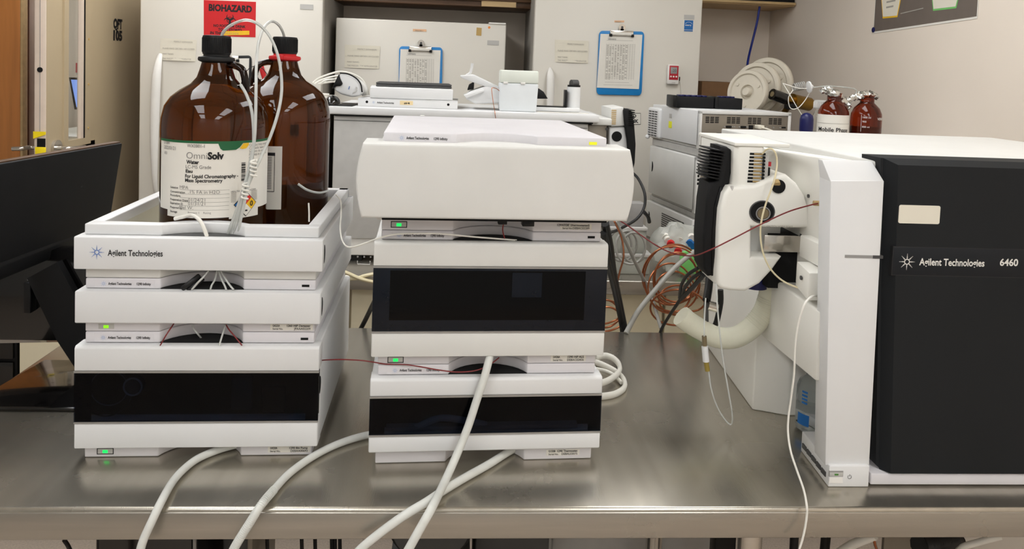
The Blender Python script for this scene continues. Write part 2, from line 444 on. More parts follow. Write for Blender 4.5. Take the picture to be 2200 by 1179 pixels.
structure('lever', MB().tube([(DX-th-.01,hz[1],hz[2]),(DX-th-.05,hz[1],hz[2]),(DX-th-.07,hz[1]-.03,hz[2]-.002),(DX-th-.105,hz[1]-.035,hz[2]-.004)], .009, 10), M['chrome'], hn2)
# QFT 105 stencilled on the leaf (leaf faces +x, text runs along +y)
def on_door(tb, y, z): return tb.xf(Matrix.Translation((DX+.0012, y, z)) @ Matrix.Rotation(PI/2, 4, 'Z'))
ty0 = (-1.7264,2.4751,1.7055); ty1 = (-1.7264,2.5687,1.7105); tz2 = (-1.7264,2.5249,1.6499)
structure('door_lettering', on_door(text_bm('QFT', .062, ty1[1]-ty0[1], .06), ty0[1], ty0[2]), M['ink'], door)
structure('door_lettering', on_door(text_bm('105', .062, ty1[1]-ty0[1], .06), ty0[1], tz2[2]), M['ink'], door)
# yellow and black tape holding the latch
lt = thing('latch_tape', 'yellow and black hazard tape wrapped over the latch of the open tan door', 'tape', (DX-th/2, DY0-.006, hz[2]-.03))
za, zb, zc, zd = [1.2577, 1.2163, 1.1956, 1.1541]
part('yellow_band', MB().hexa([(DX-th-.001,DY0-.009,zb+.012),(DX+.001,DY0-.009,zb+.03),(DX+.001,DY0-.006,zb+.03),(DX-th-.001,DY0-.006,zb+.012),(DX-th-.001,DY0-.009,za),(DX+.001,DY0-.009,za),(DX+.001,DY0-.006,za),(DX-th-.001,DY0-.006,za)]), M['yellow'], lt)
part('black_band', MB().box(DX-th*.7, DX, DY0-.0085, DY0-.006, zc-.002, zb+.014), M['black'], lt)
part('yellow_band', MB().box(DX-th*.85, DX+.003, DY0-.012, DY0-.006, zd, zc, .003), M['yellow'], lt)

# things seen through the door's glazed slot
ds = thing('desk', 'pale desk in the room beyond the narrow door window', 'desk', (-2.3, 4.3, 0))
part('desk_top', MB().box(-3.0, -1.75, 4.0, 4.7, .98, 1.02, .004), M['paper'], ds)
part('drawer_front', MB().box(-3.0, -1.75, 4.02, 4.06, .6, .97, .004), M['lgrey'], ds)
part('leg', MB().box(-2.9, -2.86, 4.1, 4.14, 0, .98), M['grey'], ds); part('leg', MB().box(-1.8, -1.76, 4.1, 4.14, 0, .98), M['grey'], ds)
sm = thing('computer_monitor', 'computer monitor with a pale blue lit screen seen through the door window', 'monitor', (-2.25, 4.3, 1.02))
mp = [(-2.828, 4.25, 1.409), (-2.774, 4.25, 1.405), (-2.773, 4.25, 1.182), (-2.789, 4.25, 1.185)]
part('bezel', MB().sheet([mp[0],(-1.8,4.25,mp[1][2]),(-1.8,4.25,mp[2][2]),mp[3]], (0,1,0), .03), M['black'], sm)
q = [Vector(p) for p in mp]
part('screen', MB().sheet([q[0]+Vector((.015,-.002,-.015)), Vector((-1.82,4.248,q[1].z-.015)), Vector((-1.82,4.248,q[2].z+.015)), q[3]+Vector((.015,-.002,.015))], (0,1,0), .004), M['screen'], sm)
part('stand', MB().box(-2.05, -1.95, 4.28, 4.34, 1.02, q[3].z+.02), M['black'], sm)
sh = thing('wall_shelf', 'grey shelf with red edge labels above the monitor beyond the door window', 'shelf', (-2.2, 4.9, 1.4))
zs = [1.507, 1.454, 1.419]
part('board', MB().box(-3.0, -1.72, 4.7, 5.0, zs[2], zs[1]), M['lgrey'], sh)
part('red_label_strip', MB().box(-3.0, -1.72, 4.69, 4.7, zs[1]-.02, zs[0]), M['dred'], sh)
for k in range(4): part('bracket', MB().box(-2.9+k*.3, -2.88+k*.3, 4.75, 5.19, zs[2]-.06, zs[2]), M['grey'], sh)
bx = single('dark_box', MB().box(-2.75, -1.8, 4.74, 4.9, zs[0], zs[0]+.07, .004), M['dgrey'], 'low dark box on the grey shelf beyond the door window', 'box')
single('blue_pipe', MB().tube([(-2.27,5.1,1.55),(-2.27,5.1,2.7)], .014, 10, sub=0), M['bluecable'], 'thin vertical blue pipe on the far wall seen through the door window', 'pipe')

# ceiling lights (out of frame; they light the room and show in the reflections; door and hall ones added, right one shifted, for brightness)
for i, (x, y, k) in enumerate(TROFFERS):
    t = thing('ceiling_light', ('flat ceiling light behind the camera, rearmost left','flat ceiling light behind the camera, rearmost right','flat ceiling light just behind the camera at left','flat ceiling light just behind the camera at right','flat ceiling light over the left end of the steel table','unseen ceiling light set over the right end of the steel table to brighten the right wall','added ceiling light in front of the tan door to brighten it','added ceiling light brightening the hall beyond the tan door')[i], 'light', (x, y, CEIL-.03), group='ceiling lights of the laboratory')
    part('light_frame', MB().box(x-.32, x+.32, y-.62, y+.62, CEIL-.03, CEIL-.001, .003), M['ceil'], t)
    dm = bpy.data.materials.get('light_diffuser') or mat('light_diffuser', S(250,246,238), .5, emit=(LAMP_COL+(1,), LAMP_W))
    part('diffuser', MB().box(x-.29, x+.29, y-.59, y+.59, CEIL-.034, CEIL-.03), dm, t)

# ------------------------------------------------------------ stainless table in front
TX0, TX1, TY0, TY1, TZ = -.975, 1.75-.06, -.126, .678, .9
tb = thing('steel_table', 'long brushed stainless steel work table carrying the instruments', 'table', (.35, .27, 0))
b = MB().box(TX0, TX1, TY0, TY1, .858, TZ, .006, 3)
part('table_top', b, M['steel_top'], tb)
b = MB().box(TX0, TX1, TY0-.0015, TY0+.004, .852, TZ-.006, .0015); part('front_lip', b, M['steel_lip'], tb)
for x in (-.9, .47, 1.62):
    for y in (0.0, .6):
        part('leg', MB().cyl((x,y,.02), (x,y,.86), .021, 20), M['chrome'], tb)
        part('foot', MB().cyl((x,y,0), (x,y,.05), .026, 16), M['rubber'], tb)
for y in (0.0,): pass
# ------------------------------------------------------------ rear bench
BY = 1.16
rb = thing('rear_bench', 'stainless steel topped bench behind the front table with cream cabinet fronts', 'bench', (.3, 1.6, 0))
part('bench_top', MB().box(-1.5, 1.69, BY, 2.02, .853, .9, .004), M['steel_lip'], rb)
part('carcass', MB().box(-1.45, 1.68, BY+.06, 2.0, .08, .853), M['bench_front'], rb)
for k in range(6):
    x0 = -1.44+k*.52
    part('cabinet_door', MB().box(x0, x0+.51, BY+.035, BY+.06, .1, .845, .004), M['bench_front'], rb)

# ------------------------------------------------------------ liquid chromatography modules (local frame: x right, y back, z up from the table, front of the covers at y=0)
def arcplan(hw, y0, y1, rw=.068, dep=.045, n=14, back=True):
    # plan outline with the concave finger recess in the front edge
    R = (rw*rw+dep*dep)/(2*dep); a = math.asin(min(1, rw/R)); cy = y0+dep-R
    arc = [(R*math.sin(-a+2*a*k/n), cy+R*math.cos(-a+2*a*k/n)) for k in range(n+1)]
    return [(-hw,y0)]+arc+[(hw,y0),(hw,y1),(-hw,y1)]
LETTER = 'Agilent Technologies'
def face_text(parent, s, x, z, y, size, width=None, bold=.012, m='ink', name='lettering', align='LEFT'):
    return part(name, place(text_bm(s, size, width, bold, align), (x, y-.0006, z)), M[m], parent, True)
def lid_part(t, z0, z1, y0=.014, hw=.187, slot=True, plate=True, dark=True, depth=.43):
    l = part('lid', MB().prism(arcplan(hw, y0, depth), 'z', z0+.0008, z1, .0022, 2), M['lilac'], t, True)
    if plate:
        h = z1-z0; zc = z0+h*.5-.002
        part('nameplate', MB().box(-.172, -.0775, y0-.0004, y0, z0+.0025, z1-.003), M['lilac'], l, True)
        part('brand_emblem', place(starburst(.0052), (-.158, y0-.0009, zc+.002)), M['ink_pale'], l, True)
        face_text(l, LETTER, -.1505, zc, y0-.0004, .0064, .0372, .02)
        face_text(l, '1290 Infinity', -.105, zc, y0-.0004, .006, .0225, .02)
    if slot:
        part('lock_slot', MB().box(.164, .1765, y0-.0004, y0+.002, z0+.0065, z0+.0105), M['void'], l, True)
    return l
def base_part(t, z0, z1, y0=.014, hw=.187, light=None, serial=None, sx=(.113,.184), lx=-.166, m='lilac'):
    b = part('base', MB().prism(arcplan(hw, y0, .43), 'z', z0+.0008, z1, .0018, 2), M[m], t, True)
    zc = (z0+z1)/2
    if light:
        f = part('status_light', MB().box(lx, lx+.025, y0-.0005, y0+.001, zc-.0045, zc+.0045, .0006), M['lgrey'], b, True)
        part('light_bezel', MB().box(lx-.001, lx+.026, y0-.0004, y0+.001, zc-.0055, zc+.0055), M['ink'], b, True) if light != 'lime' else None
        part('glow', MB().box(lx+.0085, lx+.0165, y0-.001, y0, zc-.003, zc+.002), M['led_lime' if light == 'lime' else 'led_green'], b, True)
    if serial:
        s = part('serial_label', MB().box(sx[0], sx[1], y0-.0004, y0, zc-.0052, zc+.0052), M['paper'], b, True)
        a, c, d = serial
        face_text(s, a, sx[0]+.004, zc+.001, y0-.0004, .0052, .012, .02); face_text(s, c, sx[1]-.004, zc+.001, y0-.0004, .0052, None, .02, align='RIGHT')
        face_text(s, 'Serial No.', sx[0]+.004, zc-.0042, y0-.0004, .0044); face_text(s, d, sx[1]-.004, zc-.0042, y0-.0004, .0052, None, .01, align='RIGHT')
    return b
def grip(t, z0, z1, hw=.198):
    # dark finger notch in the right flank
    h = (z1-z0)/2; zc = (z0+z1)/2
    part('grip_notch', MB().prism([(.012,zc-h)]+[(.012+.012*math.sin(PI*k/8), zc-h*math.cos(PI*k/8)) for k in range(1,8)]+[(.012,zc+h)], 'x', hw-.003, hw+.0004), M['void'], t, True)
def trayhole(t, z):
    R = arcplan(.1, .016, .08)[1:-3]
    part('tube_recess', MB().prism([(x, y+.0) for x, y in R], 'z', z+.0002, z+.0012), M['void'], t, True)

def glazed(t, z0, zb, za, z1, pane=True, hw=.198, depth=.44):
    # housing with front covers above and below a glazed band between zb and za
    part('housing', MB().box(-hw+.001, hw-.001, .03, depth, z0, z1, .003), M['white'], t, True)
    part('upper_cover', MB().prism([(0,za+.003),(0,z1-.004),(.004,z1),(.034,z1),(.034,za+.003)], 'x', -hw, hw, .0018), M['white'], t, True)
    part('lower_cover', MB().box(-hw, hw, 0, .034, z0, zb-.003, .0025), M['white'], t, True)
    part('trim_strip', MB().box(-hw, hw, -.0008, .004, za, za+.003), M['silver'], t, True)
    part('trim_strip', MB().box(-hw, hw, -.0008, .004, zb-.003, zb), M['silver'], t, True)
    if pane:
        part('cavity', MB().box(-hw+.003, hw-.003, .027, .031, zb, za), M['void'], t, True)
        part('window_pane', MB().box(-hw, hw, 0, .0025, zb, za), M['pane'], t, True)
        for x0, x1 in ((-hw,-hw+.026),(hw-.022,hw)):
            part('edge_mask', MB().box(x0+.0005, x1-.0005, .003, .006, zb, za), M['frost'], t, True)

LS = (-.4853, .0123, .9); LR = .0297
# --- binary pump at the bottom of the left stack
pump = thing('pump_module', 'white pump module with dark window band, lowest of the left stack', 'instrument', LS, LR)
base_part(pump, 0, .0222, light='green', serial=('G4220A','1290 Bin Pump','DEBAA00693'))
glazed(pump, .0222, .068, .151, .1961)
lid_part(pump, .1961, .2155); trayhole(pump, .1961); grip(pump, .11, .14)
k = part('valve_knob', MB().lathe([(0,0),(.013,0),(.015,.003),(.015,.014),(.012,.016),(0,.016)], 24, Matrix.Translation((-.108,.026,.124)) @ Matrix.Rotation(PI/2,4,'X')), M['dgrey'], pump, True)
part('knob_ring', MB().torus((-.108,.008,.124), .0145, .0016, Matrix.Rotation(PI/2,4,'X'), 28, 8), M['lgrey'], pump, True)
part('tube_coil', MB().torus((-.15,.018,.118), .03, .001, Matrix.Rotation(PI/2,4,'X'), 32, 6), M['grey'], pump, True)
part('tube_coil', MB().torus((-.155,.017,.112), .042, .001, Matrix.Rotation(PI/2,4,'X'), 32, 6), M['dgrey'], pump, True)
part('pump_head', MB().box(.05,.085,.012,.026,.08,.14,.004), M['dgrey'], pump, True)
part('pump_head', MB().box(.1,.14,.014,.026,.075,.12,.004), M['black'], pump, True)
# --- degasser in the middle
deg = thing('degasser_module', 'plain white slim degasser module in the middle of the left stack', 'instrument', (LS[0], LS[1], LS[2]+.2155), LR)
base_part(deg, 0, .0186, light='lime', serial=('G4225A','1260 HiP Degasser','JPAAA02209'))
part('cover', MB().box(-.198, .198, 0, .44, .0186, .0725, .0025), M['white'], deg, True)
lid_part(deg, .0725, .0905); trayhole(deg, .0725); grip(deg, .030, .062)
# --- solvent tray on top
tray = thing('solvent_tray', 'white open solvent tray with large brand lettering, topmost of the left stack', 'tray', (LS[0], LS[1], LS[2]+.306), LR)
base_part(tray, 0, .0181, m='white2')
part('cover', MB().box(-.2, .2, 0, .03, .0181, .0724, .0025).box(-.199,-.185,.025,.44,.0181,.0724,.002).box(.185,.199,.025,.44,.0181,.0724,.002).box(-.199,.199,.43,.444,.0181,.0724,.002), M['white'], tray, True)
part('tray_floor', MB().box(-.186,.186,.025,.435,.0183,.024), M['cream'], tray, True)
outer = arcplan(.19, .016, .438, dep=.024)
no = len(outer)
arc = outer[1:-3]
frontw = [outer[0]]+arc+[outer[-3]]+[(.19,.05)]+[(x, y+.021) for x, y in reversed(arc)]+[(-.19,.05)]
frontw = [(-.19,.016)]+arc+[(.19,.016),(.19,.042)]+[(x*1.05, y+.022) for x, y in reversed(arc)]+[(-.19,.042)]
part('rim', MB().prism(frontw, 'z', .0724, .0905, .002, 2).box(-.19,-.168,.038,.438,.0724,.0905,.002).box(.168,.19,.038,.438,.0724,.0905,.002).box(-.19,.19,.415,.438,.0724,.0905,.002), M['white'], tray, True)
part('inner_wall', MB().box(-.187,-.17,.04,.43,.022,.073).box(.17,.187,.04,.43,.022,.073).box(-.187,.187,.415,.43,.022,.073), M['cream'], tray, True)
part('tube_recess', MB().prism([(x, y-.0005) for x, y in arcplan(.1, .016, .08, dep=.0235)[1:-3]], 'z', .0726, .0734), M['dgrey'], tray, True)
grip(tray, .03, .062, .2)
part('brand_emblem', place(starburst(.0115), (-.163, -.0009, .047)), M['ink_blue'], tray, True)
face_text(tray, LETTER, -.146, .0415, 0, .0142, .0868, .018)

MS_ = (0, 0, .9); MR = .053
# --- sampler thermostat at the bottom of the middle stack
ther = thing('thermostat_module', 'low white module with a dark window band, lowest of the middle stack', 'instrument', MS_, MR)
base_part(ther, 0, .026, serial=('G1330B','1290 Thermostat','DEBAL03075'), sx=(.107,.166))
glazed(ther, .026, .057, .120, .1532)
lid_part(ther, .1532, .1712, slot=False); trayhole(ther, .1532)
part('inner_shelf', MB().box(-.17,.16,.012,.027,.058,.064), M['grey'], ther, True)
part('drain_channel', MB().tube([(-.12,.018,.06),(-.08,.014,.078),(-.03,.014,.072),(0,.02,.062)], .006, 8), M['lgrey'], ther, True)
# --- autosampler
als = thing('autosampler_module', 'tall white autosampler module with a large black window, middle of the centre stack', 'instrument', (0, 0, .9+.1712), MR)
base_part(als, 0, .0187, light='green', serial=('G4226A','1290 HiP ALS','DEBAC02436'), sx=(.108,.170), lx=-.170)
z0, zb, za, z1 = .0187, .0628, .170, .2136
part('housing', MB().box(-.197,.197,.03,.44,z0,z1,.003), M['white2'], als, True)
part('upper_cover', MB().prism([(0,za+.003),(0,z1-.005),(.0015,z1-.0015),(.005,z1),(.034,z1),(.034,za+.003)], 'x', -.198, .198, .0016), M['white2'], als, True)
part('lower_cover', MB().box(-.198,.198,0,.034,z0,zb-.003,.0025), M['white2'], als, True)
part('trim_strip', MB().box(-.198,.198,-.0008,.004,za,za+.003), M['silver'], als, True)
part('trim_strip', MB().box(-.198,.198,-.0008,.004,zb-.003,zb), M['silver'], als, True)
wf = part('window_mask', MB().box(-.198,.198,0,.03,zb,za,.0008), M['frost'], als, True)
part('window_pane', MB().box(-.170,.160,-.0004,.001,zb+.019,za-.004), M['pane_dark'], wf, True)
part('inner_label', MB().box(.034,.085,-.0006,.0006,za-.049,za-.007), M['frost'], wf, True)
lid_part(als, .2136, .2298); trayhole(als, .2136)
# --- column compartment, wider than the others
tcc = thing('column_compartment', 'wide white column compartment module with a plain bulging cover, topmost of the centre stack', 'instrument', (0, 0, .9+.401), MR)
base_part(tcc, 0, .0205, light='green', serial=('G1316C','1290 TCC (thermostatted)','DEBAC02289'), sx=(.115,.170), lx=-.171)
part('housing', MB().box(-.196,.196,.0,.44,.0205,.145,.003), M['white2'], tcc, True)
def tccprof(y):
    pts = []
    zb0, zt0 = .031, .1505
    for k in range(13):
        u = k/12; z = zb0+(zt0-zb0)*u
        pts.append((.216+.011*math.sin(PI*min(1,(u*.92+.04))) , z))
    return pts
pr = tccprof(0); poly = [(x, z) for x, z in pr]+[(-x, z) for x, z in reversed(pr)]
part('front_cover', MB().prism(poly, 'y', -.04, .05, .004, 2, only='front'), M['white2'], tcc, True)
part('dark_gap', MB().box(-.185,.185,-.03,.02,.0265,.0312), M['void'], tcc, True)
part('hook', MB().box(.005,.02,-.015,.0,.018,.0268,.001), M['black'], tcc, True); part('hook', MB().box(.045,.065,-.02,.0,.0165,.0268,.001), M['black'], tcc, True)
l = lid_part(tcc, .1475, .1655, y0=.004, slot=False, hw=.1875, depth=.432)
part('lid_underside', MB().prism(arcplan(.18, .012, .43), 'z', .1448, .1478), M['dgrey'], tcc, True)
part('yellow_sticker', MB().box(.157,.1705,.0033,.0042,.153,.158), M['fyellow'], l, True, label='fluorescent yellow sticker')
part('lid_latch', MB().box(-.13,-.12,.425,.432,.165,.168,.001), M['white2'], tcc, True)

# ------------------------------------------------------------ four litre amber solvent jugs in the tray
BZ = .9+.306+.0242
def jug(name, label, c, mcap, ring, hang, topz):
    R = .0925; H = topz-BZ
    t = thing(name, label, 'bottle', (c[0], c[1], BZ))
    prof = [(0,.004),(R*.8,.002),(R*.93,0),(R*.985,.006),(R,.02),(R,H-.188),(R*1.006,H-.183),(R*1.006,H-.165),(R*.995,H-.15),(R*.94,H-.128),(R*.83,H-.112),(R*.66,H-.099),(R*.47,H-.088),(R*.36,H-.076),(R*.31,H-.062),(R*.275,H-.05),(R*.26,H-.044)]
    T = Matrix.Translation((c[0], c[1], BZ))
    outer = MB().lathe(prof, 64, T, cap=False)
    part('glass_body', outer, M['amber'], t)
    fl = H-.205 if name == 'amber_jug' else .09
    part('solvent', MB().lathe([(0,.008),(R*.93,.008),(R*.945,.02),(R*.945,.105),(0,.105)], 48, T), M['liquid_dark'], t)
    nk = part('neck_ring', MB().lathe([(.022,H-.05),(.031,H-.046),(.032,H-.043),(.031,H-.039),(.0225,H-.037),(.0225,H-.028)], 40, T), ring[0], t, label=ring[1])
    cap = MB().lathe([(0,H-.034),(.0235,H-.034),(.0245,H-.031),(.0245,H-.003),(.0235,H),(.02,H+.0005),(0,H+.0005)], 40, T)
    cp = part('screw_cap', cap, mcap, t)
    rb = MB()
    for k in range(48):
        a = 2*PI*k/48; x, y = c[0]+.0246*math.cos(a), c[1]+.0246*math.sin(a)
        rb.box(x-.0006, x+.0006, y-.0006, y+.0006, BZ+H-.030, BZ+H-.004)
    part('knurling', rb, mcap, cp)
    # finger ring handle beside the neck
    d = Vector((hang[0], hang[1], 0)).normalized(); o = Vector((c[0], c[1], BZ))
    def P(r, z): return o+d*r+Vector((0,0,H+z))
    part('handle', MB().tube([P(.018,-.053),P(.034,-.052),P(.050,-.058),P(.056,-.070),P(.058,-.083),P(.052,-.0925),P(.038,-.094),P(.026,-.086)], .0066, 10).tube([P(.056,-.075),P(.062,-.088),P(.064,-.098)], lambda u: .006-.003*u, 8).ball(P(.064,-.098),.0034,8), M['amber_dark'], t)
    return t, R, H
def wrap(tb, c, R, a0):
    # bend a flat XZ print (facing -y) round a vertical cylinder; x=0 sits at angle a0 from the -y direction
    for v in tb.bm.verts:
        a = a0+v.co.x/R; r = R-v.co.y
        v.co = Vector((c[0]+r*math.sin(a), c[1]-r*math.cos(a), v.co.z))
    return tb
def strip(x0, x1, z0, z1, n=24, off=0.0):
    b = MB()
    xs = [x0+(x1-x0)*k/n for k in range(n+1)]
    for a, c in zip(xs, xs[1:]): b.poly([(a,-off,z0),(c,-off,z0),(c,-off,z1),(a,-off,z1)])
    bmesh.ops.remove_doubles(b.bm, verts=b.bm.verts, dist=1e-6)
    for f in b.bm.faces: f.smooth = True
    return b
def polyprint(pts, off):
    # flat outline, sliced upright so that it bends round the jug
    b = MB().poly([(x,-off,z) for x, z in pts])
    x0, x1 = min(p[0] for p in pts), max(p[0] for p in pts)
    n = max(2, int((x1-x0)/.003))
    for k in range(1, n):
        bmesh.ops.bisect_plane(b.bm, geom=b.bm.verts[:]+b.bm.edges[:]+b.bm.faces[:], plane_co=(x0+(x1-x0)*k/n,0,0), plane_no=(1,0,0))
    return b
C1 = (-0.5105,0.16,1.6177); T1 = C1[2]
C2 = (-0.4261,0.324,1.6253); T2 = C2[2]
jug1, R1, H1 = jug('amber_jug', 'front amber glass jug with black collar and white printed label in the tray', (C1[0],C1[1]), M['black'], (M['rubber'], 'black collar'), (.92,-.25), T1)
jug2, R2, H2 = jug('amber_jug', 'rear amber glass jug with a red collar under its black cap', (C2[0],C2[1]), M['black'], (M['red'], 'red collar'), (-.98,-.2), T2)
part('collar_clip', MB().box(C2[0]-.006, C2[0]+.004, C2[1]-.034, C2[1]-.026, T2-.046, T2-.036, .001), M['red'], jug2, label='red clip')
# printed label of the front jug (u along the arc, z height above the tray floor), centre of the label at angle AL
AL = .36; Rl = R1*1.004
zt = (-0.4994,0.07,1.4341)[2]; zb_ = (-0.4976,0.07,1.3114)[2]
lab = part('paper_label', wrap(strip(-.122, .122, zb_, zt, 40), C1, Rl, AL), M['paper'], jug1)
def pr1(tb, x, z, m, name='lettering', off=.0006):
    for v in tb.bm.verts: v.co.x += x; v.co.z += z; v.co.y -= off
    return part(name, wrap(tb, C1, Rl, AL), M[m], lab)
hgt = zt-zb_
def lz(py): return zt-(py-303)/152.0*hgt
def lx(px):
    # arc position of an image column on the label
    s = max(-.999, min(.999, (px-466)/110.0)); return (math.asin(s)+.30-AL)*Rl
pr1(strip(-.122, .122, zt-.004, zt, 40), 0, 0, 'green', 'green_edge')
pr1(polyprint([(lx(472),lz(306)),(lx(477),lz(319)),(lx(482),lz(323)),(lx(507),lz(322)),(lx(514),lz(317)),(lx(521),lz(307))], .0002), 0, 0, 'green', 'green_flag')
pr1(polyprint([(lx(521),lz(309)),(lx(514),lz(319)),(lx(519),lz(321)),(lx(527),lz(320)),(lx(532),lz(313)),(lx(532),lz(308))], .0002), 0, 0, 'gold', 'gold_flag')
pr1(text_bm('Supelco.', .0095, lx(504)-lx(478), .03), lx(478), lz(317), 'ink_white')
for s, px, py, sz, w_, bold, m_ in (('WX0001-1',414,317,.0085,33,.0,'ink_grey'),('Omni',413,341,.0165,39,-.012,'ink_grey'),('Solv',453,341,.0165,31,.05,'ink'),('Water',413,352,.0092,24,.035,'ink'),('LC-MS Grade',412,362,.0085,48,.0,'ink_grey'),('Eau',412,371,.008,13,.03,'ink'),('For Liquid Chromatography -',411,382,.0085,101,.028,'ink'),('Mass Spectrometry',411,391,.0085,71,.028,'ink'),('U 084',369,314,.008,11,0,'ink_grey'),('2022/01/21',369,325,.009,23,0,'ink_grey'),('83',370,336,.007,5,0,'ink_grey')):
    pr1(text_bm(s, sz, lx(px+w_)-lx(px), bold), lx(px), lz(py), m_)
for i, s in enumerate(('Caution: Help ensure','Conseils: tenir loin','Solvent: do not heat','P. keep in cold area','0 ml')):
    pr1(text_bm(s, .006, (lx(570)-lx(533))*(.95 if i < 4 else .2)), lx(533), lz(316+i*7), 'ink_grey')
bb = MB()
for k in range(22):
    h = rnd.choice((.0006,.0010,.0016)); z = lz(352)-(lz(352)-lz(393))*k/22
    bb.poly([(lx(518),-.0002,z),(lx(526),-.0002,z),(lx(526),-.0002,z+h),(lx(518),-.0002,z+h)])
pr1(bb, 0, 0, 'ink', 'barcode')
# written-on white sticker low on the label
stk = MB()
st = strip(lx(378), lx(511), lz(468), lz(397), 20, .0008)
pr1(st, 0, 0, 'paper', 'written_sticker', .0003)
for i, (a, hand, py) in enumerate((('Solution','MPA',407),('Concentration','.1% FA in H2O',416),('Procedure','',424),('Preparation Date','01/24/21',433),('Expiration D','01/31/21',441),('Prepared by','Mel W.',450),('Storage','Reagent 1    Rating',459))):
    pr1(text_bm(a, .0052, None, .01), lx(384), lz(py), 'ink', off=.0018)
    if hand: pr1(text_bm(hand, .0085 if i < 6 else .005, None, -.01), lx(402 if i in (0,5) else 418), lz(py-.5), 'ink_grey', off=.0018)
    if i < 6: pr1(strip(lx(402), lx(495), lz(py+1.2), lz(py+.8), 12), 0, 0, 'ink_grey', 'ruled_line', .0016)
# hazard diamond label beside it
pr1(strip(lx(495), lx(552), lz(472), lz(412), 10, .001), 0, 0, 'paper', 'hazard_sticker', .0006)
dc = (lx(527), lz(442)); dr = lx(546)-lx(527)
def dia(cx, cz, r): return [(cx,cz-r),(cx+r,cz),(cx,cz+r),(cx-r,cz)]
hr = dr*1.0
pr1(polyprint(dia(dc[0],dc[1],hr*1.08), .0), 0, 0, 'ink', 'diamond_outline', .0026)
for dx, dz, m_, nm in ((0,.5,'red','red_quarter'),(-.5,0,'sblue','blue_quarter'),(.5,0,'gold','yellow_quarter'),(0,-.5,'paper','white_quarter')):
    pr1(polyprint(dia(dc[0]+dx*hr, dc[1]+dz*hr, hr*.5), 0), 0, 0, m_, nm, .0032)
pr1(text_bm('0', .013, None, .02, 'CENTER'), dc[0]+hr*.5, dc[1]-.0045, 'ink', off=.0038)
pr1(text_bm('-', .013, None, .05, 'CENTER'), dc[0]-.0*hr, dc[1]-hr*.5-.004, 'ink', off=.0038)
for k in range(7):
    for xa, xb in ((498,508),(537,549)):
        pr1(strip(lx(xa), lx(xb), lz(415+k*3.2+1.4), lz(415+k*3.2), 3), 0, 0, 'ink_faint', 'small_print', .0026)
pr1(text_bm('FIRE HAZARD', .004, None, .01), lx(524), lz(414), 'ink_grey', off=.0026)
pr1(text_bm('HEALTH', .004, None, .01), lx(498), lz(414), 'ink_grey', off=.0026)
# side label of the rear jug
AL2 = -.42; R2l = R2*1.004
z2t = (-0.4252,0.25,1.4109)[2]; z2b = (-0.4228,0.25,1.2873)[2]
lab2 = part('paper_label', wrap(strip(-.06, .031, z2b, z2t, 24), C2, R2l, AL2+.3), M['paper'], jug2)
def pr2(tb, x, z, m, name, off=.0006):
    for v in tb.bm.verts: v.co.x += x; v.co.z += z; v.co.y -= off
    return part(name, wrap(tb, C2, R2l, AL2+.3), M[m], lab2)
hh = z2t-z2b
pr2(strip(-.01,.018,z2t-hh*.15,z2t-hh*.10,8), 0, 0, 'ink', 'black_heading')
for k in range(20): pr2(strip(-.01,.012,z2t-hh*(.18+k*.026),z2t-hh*(.168+k*.026),6), 0, 0, 'ink_grey', 'small_print')
pr2(strip(.0165,.0175,z2t-hh*.72,z2t-hh*.15,2), 0, 0, 'ink', 'border_line'); pr2(strip(-.01,.0175,z2t-hh*.72,z2t-hh*.71,8), 0, 0, 'ink', 'border_line')
pr2(text_bm('Hazards', .005), -.012, z2t-hh*.8, 'ink_grey', 'lettering'); pr2(text_bm('Reagent', .005), -.012, z2t-hh*.86, 'ink_grey', 'lettering')

# ------------------------------------------------------------ big mass spectrometer on the right of the table
ms = thing('mass_spectrometer', 'large white mass spectrometer with a charcoal front panel on the right of the table', 'instrument', (.95, .28, .9))
part('main_body', MB().box(.60, 1.32, .0, .62, 1.06, 1.425, .004), M['ms_white'], ms)
part('lower_cabinet', MB().prism([(.553,.222),(.615,.196),(1.3,.19),(1.3,.60),(.576,.60)], 'z', .9, 1.2, .003), M['ms_white'], ms)
SZ0, SZ1 = (0.5593,-0.02,1.4461)[2]-.004, (0.598,0.6077,1.4171)[2]
part('side_cover', MB().hexa([(.594,-.02,1.185),(.63,-.02,1.185),(.63,.60,1.185),(.598,.60,1.185),(.594,-.02,SZ0),(.63,-.02,SZ0),(.63,.60,SZ1),(.598,.60,SZ1)], .003), M['ms_white'], ms)
part('roof', MB().prism([(.634,-.035),(1.32,-.035),(1.32,.63),(.600,.63)], 'z', 1.4275, 1.447, .003), M['white2'], ms)
c0 = (0.5669,-0.06,0.9341); c1 = (0.5462,-0.06,1.4145); c2 = (0.6369,-0.06,1.417); c3 = (0.6435,-0.06,0.9344)
ctop = (0.5552,-0.035,1.4447)[2]
col = part('column_cover', MB().hexa([(c0[0],-.06,c0[2]),(c3[0],-.06,c3[2]),(c3[0],-.015,c3[2]),(c0[0]+.002,-.015,c0[2]),(c1[0],-.06,c1[2]),(c2[0],-.06,c2[2]),(c2[0],-.015,c2[2]),(c1[0]+.002,-.015,c1[2])], .002).hexa([(c1[0],-.06,c1[2]-.002),(c2[0],-.06,c2[2]-.002),(c2[0],-.015,c2[2]-.002),(c1[0]+.003,-.015,c1[2]-.002),(c1[0]-.002,-.03,ctop),(c2[0]-.006,-.03,ctop),(c2[0]-.006,-.015,ctop),(c1[0]-.002,-.015,ctop)], .0008), M['white'], ms)
gz = (0.5778,-0.06,1.29); gx = (0.6414,-0.06,1.2914)
part('cover_groove', MB().box(gz[0], gx[0]+.001, -.0606, -.05, gz[2]-.0026, gz[2]+.0022), M['grey'], col)
